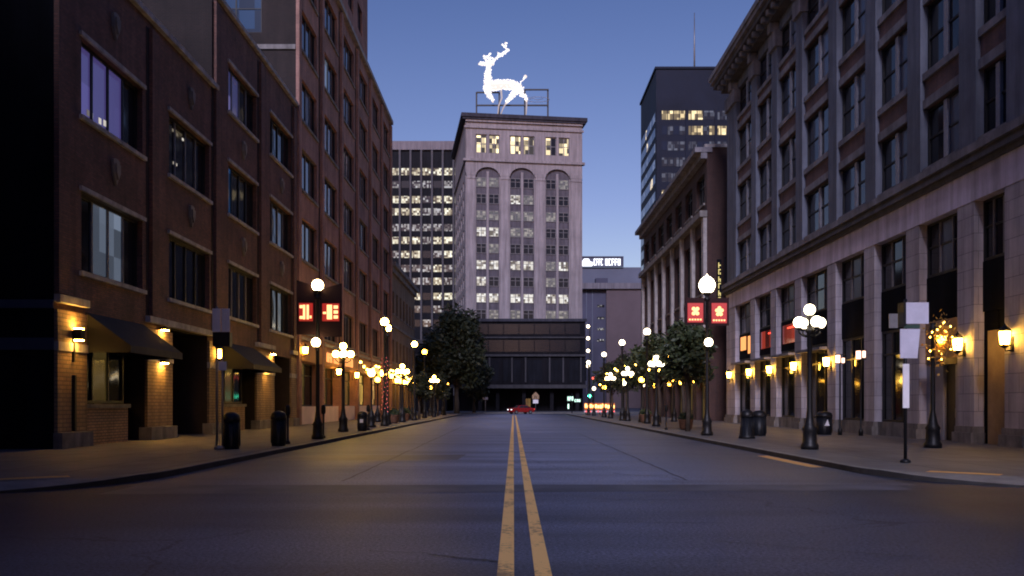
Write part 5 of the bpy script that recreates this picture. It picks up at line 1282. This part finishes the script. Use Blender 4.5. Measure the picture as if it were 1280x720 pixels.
# ------------------------------------------------------------------ far end: car, barricade, signals, sign
def car(x, y, rot, label):
    o = thing('parked_car', label, 'car', (0,0,0)); o['_o'] = [0,0,0]
    prof = [(-2.1,.35),(-2.15,.62),(-2.05,.85),(-1.9,.98),(-1.15,1.02),(-.55,1.42),(.75,1.46),(1.5,1.08),(2.0,.98),(2.12,.75),(2.1,.35)]
    mb = MB(); fC = Fac('F', 0.0)
    secs = [(-.84,.97),(-.72,1.0),(.72,1.0),(.84,.97)]
    ring = []
    for yy, s_ in secs: ring.append([Vector((px*(1 if abs(yy) < .8 else .985), yy*(1 if pz < 1.03 else .84), pz*s_)) for px, pz in prof])
    for a_, b_ in zip(ring, ring[1:]):
        for k in range(len(prof)): kn = (k+1) % len(prof); mb.quad([a_[k], a_[kn], b_[kn], b_[k]], 0, False)
    mb.quad(ring[0]); mb.quad(list(reversed(ring[-1]))); mb.build('body', 'car_red', o)
    for yy in (-1, 1):
        for seg in (((-.95,1.04),(-.5,1.36),(.08,1.4),(.08,1.04)), ((.16,1.04),(.16,1.4),(.72,1.38),(1.3,1.04))):
            mb = MB(); pts = [(px, yy*(.822 if pz < 1.1 else .722), pz) for px, pz in seg]; mb.quad(pts); mb.quad([(p[0], p[1]-yy*.03, p[2]) for p in reversed(pts)]); mb.build('side_window', 'car_glass', o)
    mb = MB(); mb.quad([(-1.12,-.62,1.06),(-1.12,.62,1.06),(-.62,.55,1.40),(-.62,-.55,1.40)]); mb.build('windscreen', 'car_glass', o)
    mb = MB(); mb.quad([(1.47,-.62,1.13),(1.47,.62,1.13),(.88,.55,1.44),(.88,-.55,1.44)]); mb.build('rear_window', 'car_glass', o)
    for px in (-1.35, 1.3):
        for yy in (-.86, .86):
            mb = MB()
            mb.tube([(px, yy-.1, .32), (px, yy+.1, .32)], .32, 16, smooth=False); wv = mb.build('wheel', 'tyre', o)
            mb = MB(); mb.tube([(px, yy-.11 if yy < 0 else yy+.1, .32), (px, yy-.1 if yy < 0 else yy+.11, .32)], .2, 12, smooth=False); mb.build('rim', 'steel', wv)
    for yy in (-.6, .6):
        mb = MB(); mb.box(-2.15, -2.02, yy-.18, yy+.18, .66, .8); mb.build('headlight', 'globe_white' if False else 'sign_glow', o)
        mb = MB(); mb.box(2.04, 2.15, yy-.2, yy+.2, .72, .88); mb.build('tail_light', 'tail_red', o)
    o.location = (x, y, 0); o.rotation_euler = (0, 0, rot); o.scale = (.9, .9, .9); del o['_o']
car(1.1, 131.5, R(28), 'red hatchback crossing at the far end of the street')
bx0, bx1, by = 9.0, 12.9, 112.0
o = thing('barricade', 'low barricade with rows of glowing orange lights at the right street end', 'barricade', (11, by, ZS))
fb3 = Fac('F', by)
mb = MB(); mb.fb(fb3, bx0, bx1, .75, 1.62, -.1, 0); mb.build('board', 'reflect_orange', o)
for k in range(3): mb = MB(); xx = bx0+.2+k*(bx1-bx0-.4)/2; mb.box(xx-.06, xx+.06, by-.35, by+.5, ZS, ZS+.1); mb.box(xx-.05, xx+.05, by+.12, by+.2, ZS, 1.6); mb.build('leg', 'iron_black', o)
mb = MB(); mb.fb(fb3, bx0, bx1, .45, .65, -.1, .0); mb.build('lower_rail', 'sign_white', o)
r_ = random.Random(2)
for k in range(12):
    mb = MB(); xx = bx0+.2+k*(bx1-bx0-.4)/11; mb.fb(fb3, xx-.12, xx+.12, .95+r_.uniform(-.06,.1), 1.4+r_.uniform(-.1,.12), .002, .08); mb.build('lamp', 'lamp_orange', o)
for k in range(8):
    mb = MB(); xx = bx0+.25+k*.5; mb.fb(fb3, xx-.1, xx+.1, .5, .6, .002, .05); mb.build('reflector', 'tail_red', o)
tx, ty = (741-642)*127/F, 127.0
o = thing('traffic_light', 'traffic light pole with a red head above a green head at the far crossing', 'traffic light', (tx, ty, ZS))
mb = MB(); mb.tube([(tx,ty,ZS),(tx,ty,5.6)], [.1,.07], 8); mb.tube([(tx,ty,3.0),(tx-.45,ty,3.0)], .04, 6); mb.tube([(tx,ty,5.0),(tx+.3,ty,5.0)], .04, 6); mb.build('pole', 'iron_black', o)
for dx, zc, lit_ in ((-.55, 3.0, 'g'), (.1, 4.9, 'r')):
    mb = MB(); mb.box(tx+dx-.2, tx+dx+.2, ty-.35, ty-.1, zc-.55, zc+.55)
    for k in range(3): mb.box(tx+dx-.17, tx+dx+.17, ty-.52, ty-.35, zc+.15-(k-1)*.34, zc+.18-(k-1)*.34)
    hd = mb.build('signal_head', 'green_metal', o)
    for k, c in enumerate('rag'):
        mb = MB(); mb.ball((tx+dx, ty-.36, zc+(1-k)*.34), .24 if c == lit_ else .12, 10, 6); mb.build('lens', {'r': 'signal_red', 'g': 'signal_green'}[c] if c == lit_ else 'iron_black', hd, off=o['_o'])
tx = (715-642)*131/F
o = thing('pedestrian_signal', 'short post with pale green lit signs left of the traffic light', 'signal', (tx, 131, ZS))
mb = MB(); mb.tube([(tx,131,ZS),(tx,131,3.1)], .06, 8); mb.build('post', 'iron_black', o)
fz = Fac('F', 130.85)
mb = MB(); mb.fb(fz, tx-.75, tx+.25, 1.9, 2.7, -.12, 0); mb.fb(fz, tx+.3, tx+1.3, 1.75, 2.3, -.12, 0); mb.fb(fz, tx-.7, tx-.4, .7, 1.6, -.12, 0); mb.build('sign_box', 'green_metal', o)
mb = MB(); glyphs(mb, fz, tx-.7, tx+.2, 2.0, 2.6, 3, .002, .04, 4, th=.3); glyphs(mb, fz, tx+.35, tx+1.25, 1.82, 2.2, 3, .002, .04, 6, th=.3); mb.fb(fz, tx-.65, tx-.45, .8, 1.5, .002, .04); mb.build('lit_figure', 'signal_pale', o)
tx, ty = (669.5-642)*141/F, 141.0; fz = Fac('F', ty)
o = thing('crossing_sign', 'pentagon crossing sign with white plaque on a post before the dark block', 'road sign', (tx, ty, ZS))
mb = MB(); mb.tube([(tx,ty+.06,ZS),(tx,ty+.06,3.3)], .05, 6); mb.build('post', 'steel', o)
mb = MB(); mb.plate(fz, [(tx-.55,2.3),(tx+.55,2.3),(tx+.55,2.9),(tx,3.45),(tx-.55,2.9)], 0, .03); mb.build('sign_panel', 'panel_tan', o)
mb = MB(); mb.plate(fz, [(tx-.2,2.42),(tx-.05,2.42),(tx-.02,2.85),(tx-.15,2.85)], .031, .04); mb.plate(fz, [(tx+.08,2.42),(tx+.2,2.42),(tx+.18,2.75),(tx+.1,2.75)], .031, .04); mb.build('figure', 'iron_black', o)
mb = MB(); mb.fb(fz, tx-.42, tx+.42, 1.6, 2.2, 0, .03); mb.build('plaque', 'sign_white', o)
tx, ty = (603-642)*128/F, 141.5
o = thing('street_sign', 'pale sign board on a post before the left trees', 'road sign', (tx, ty, ZS)); fz = Fac('F', ty)
mb = MB(); mb.tube([(tx,ty+.06,ZS),(tx,ty+.06,2.6)], .06, 6); mb.build('post', 'stone_trim', o)
mb = MB(); mb.fb(fz, tx-.42, tx+.42, 2.2, 2.6, 0, .03); mb.build('sign_panel', 'sign_pale', o)

for o in bpy.data.objects:
    if '_o' in o: del o['_o']
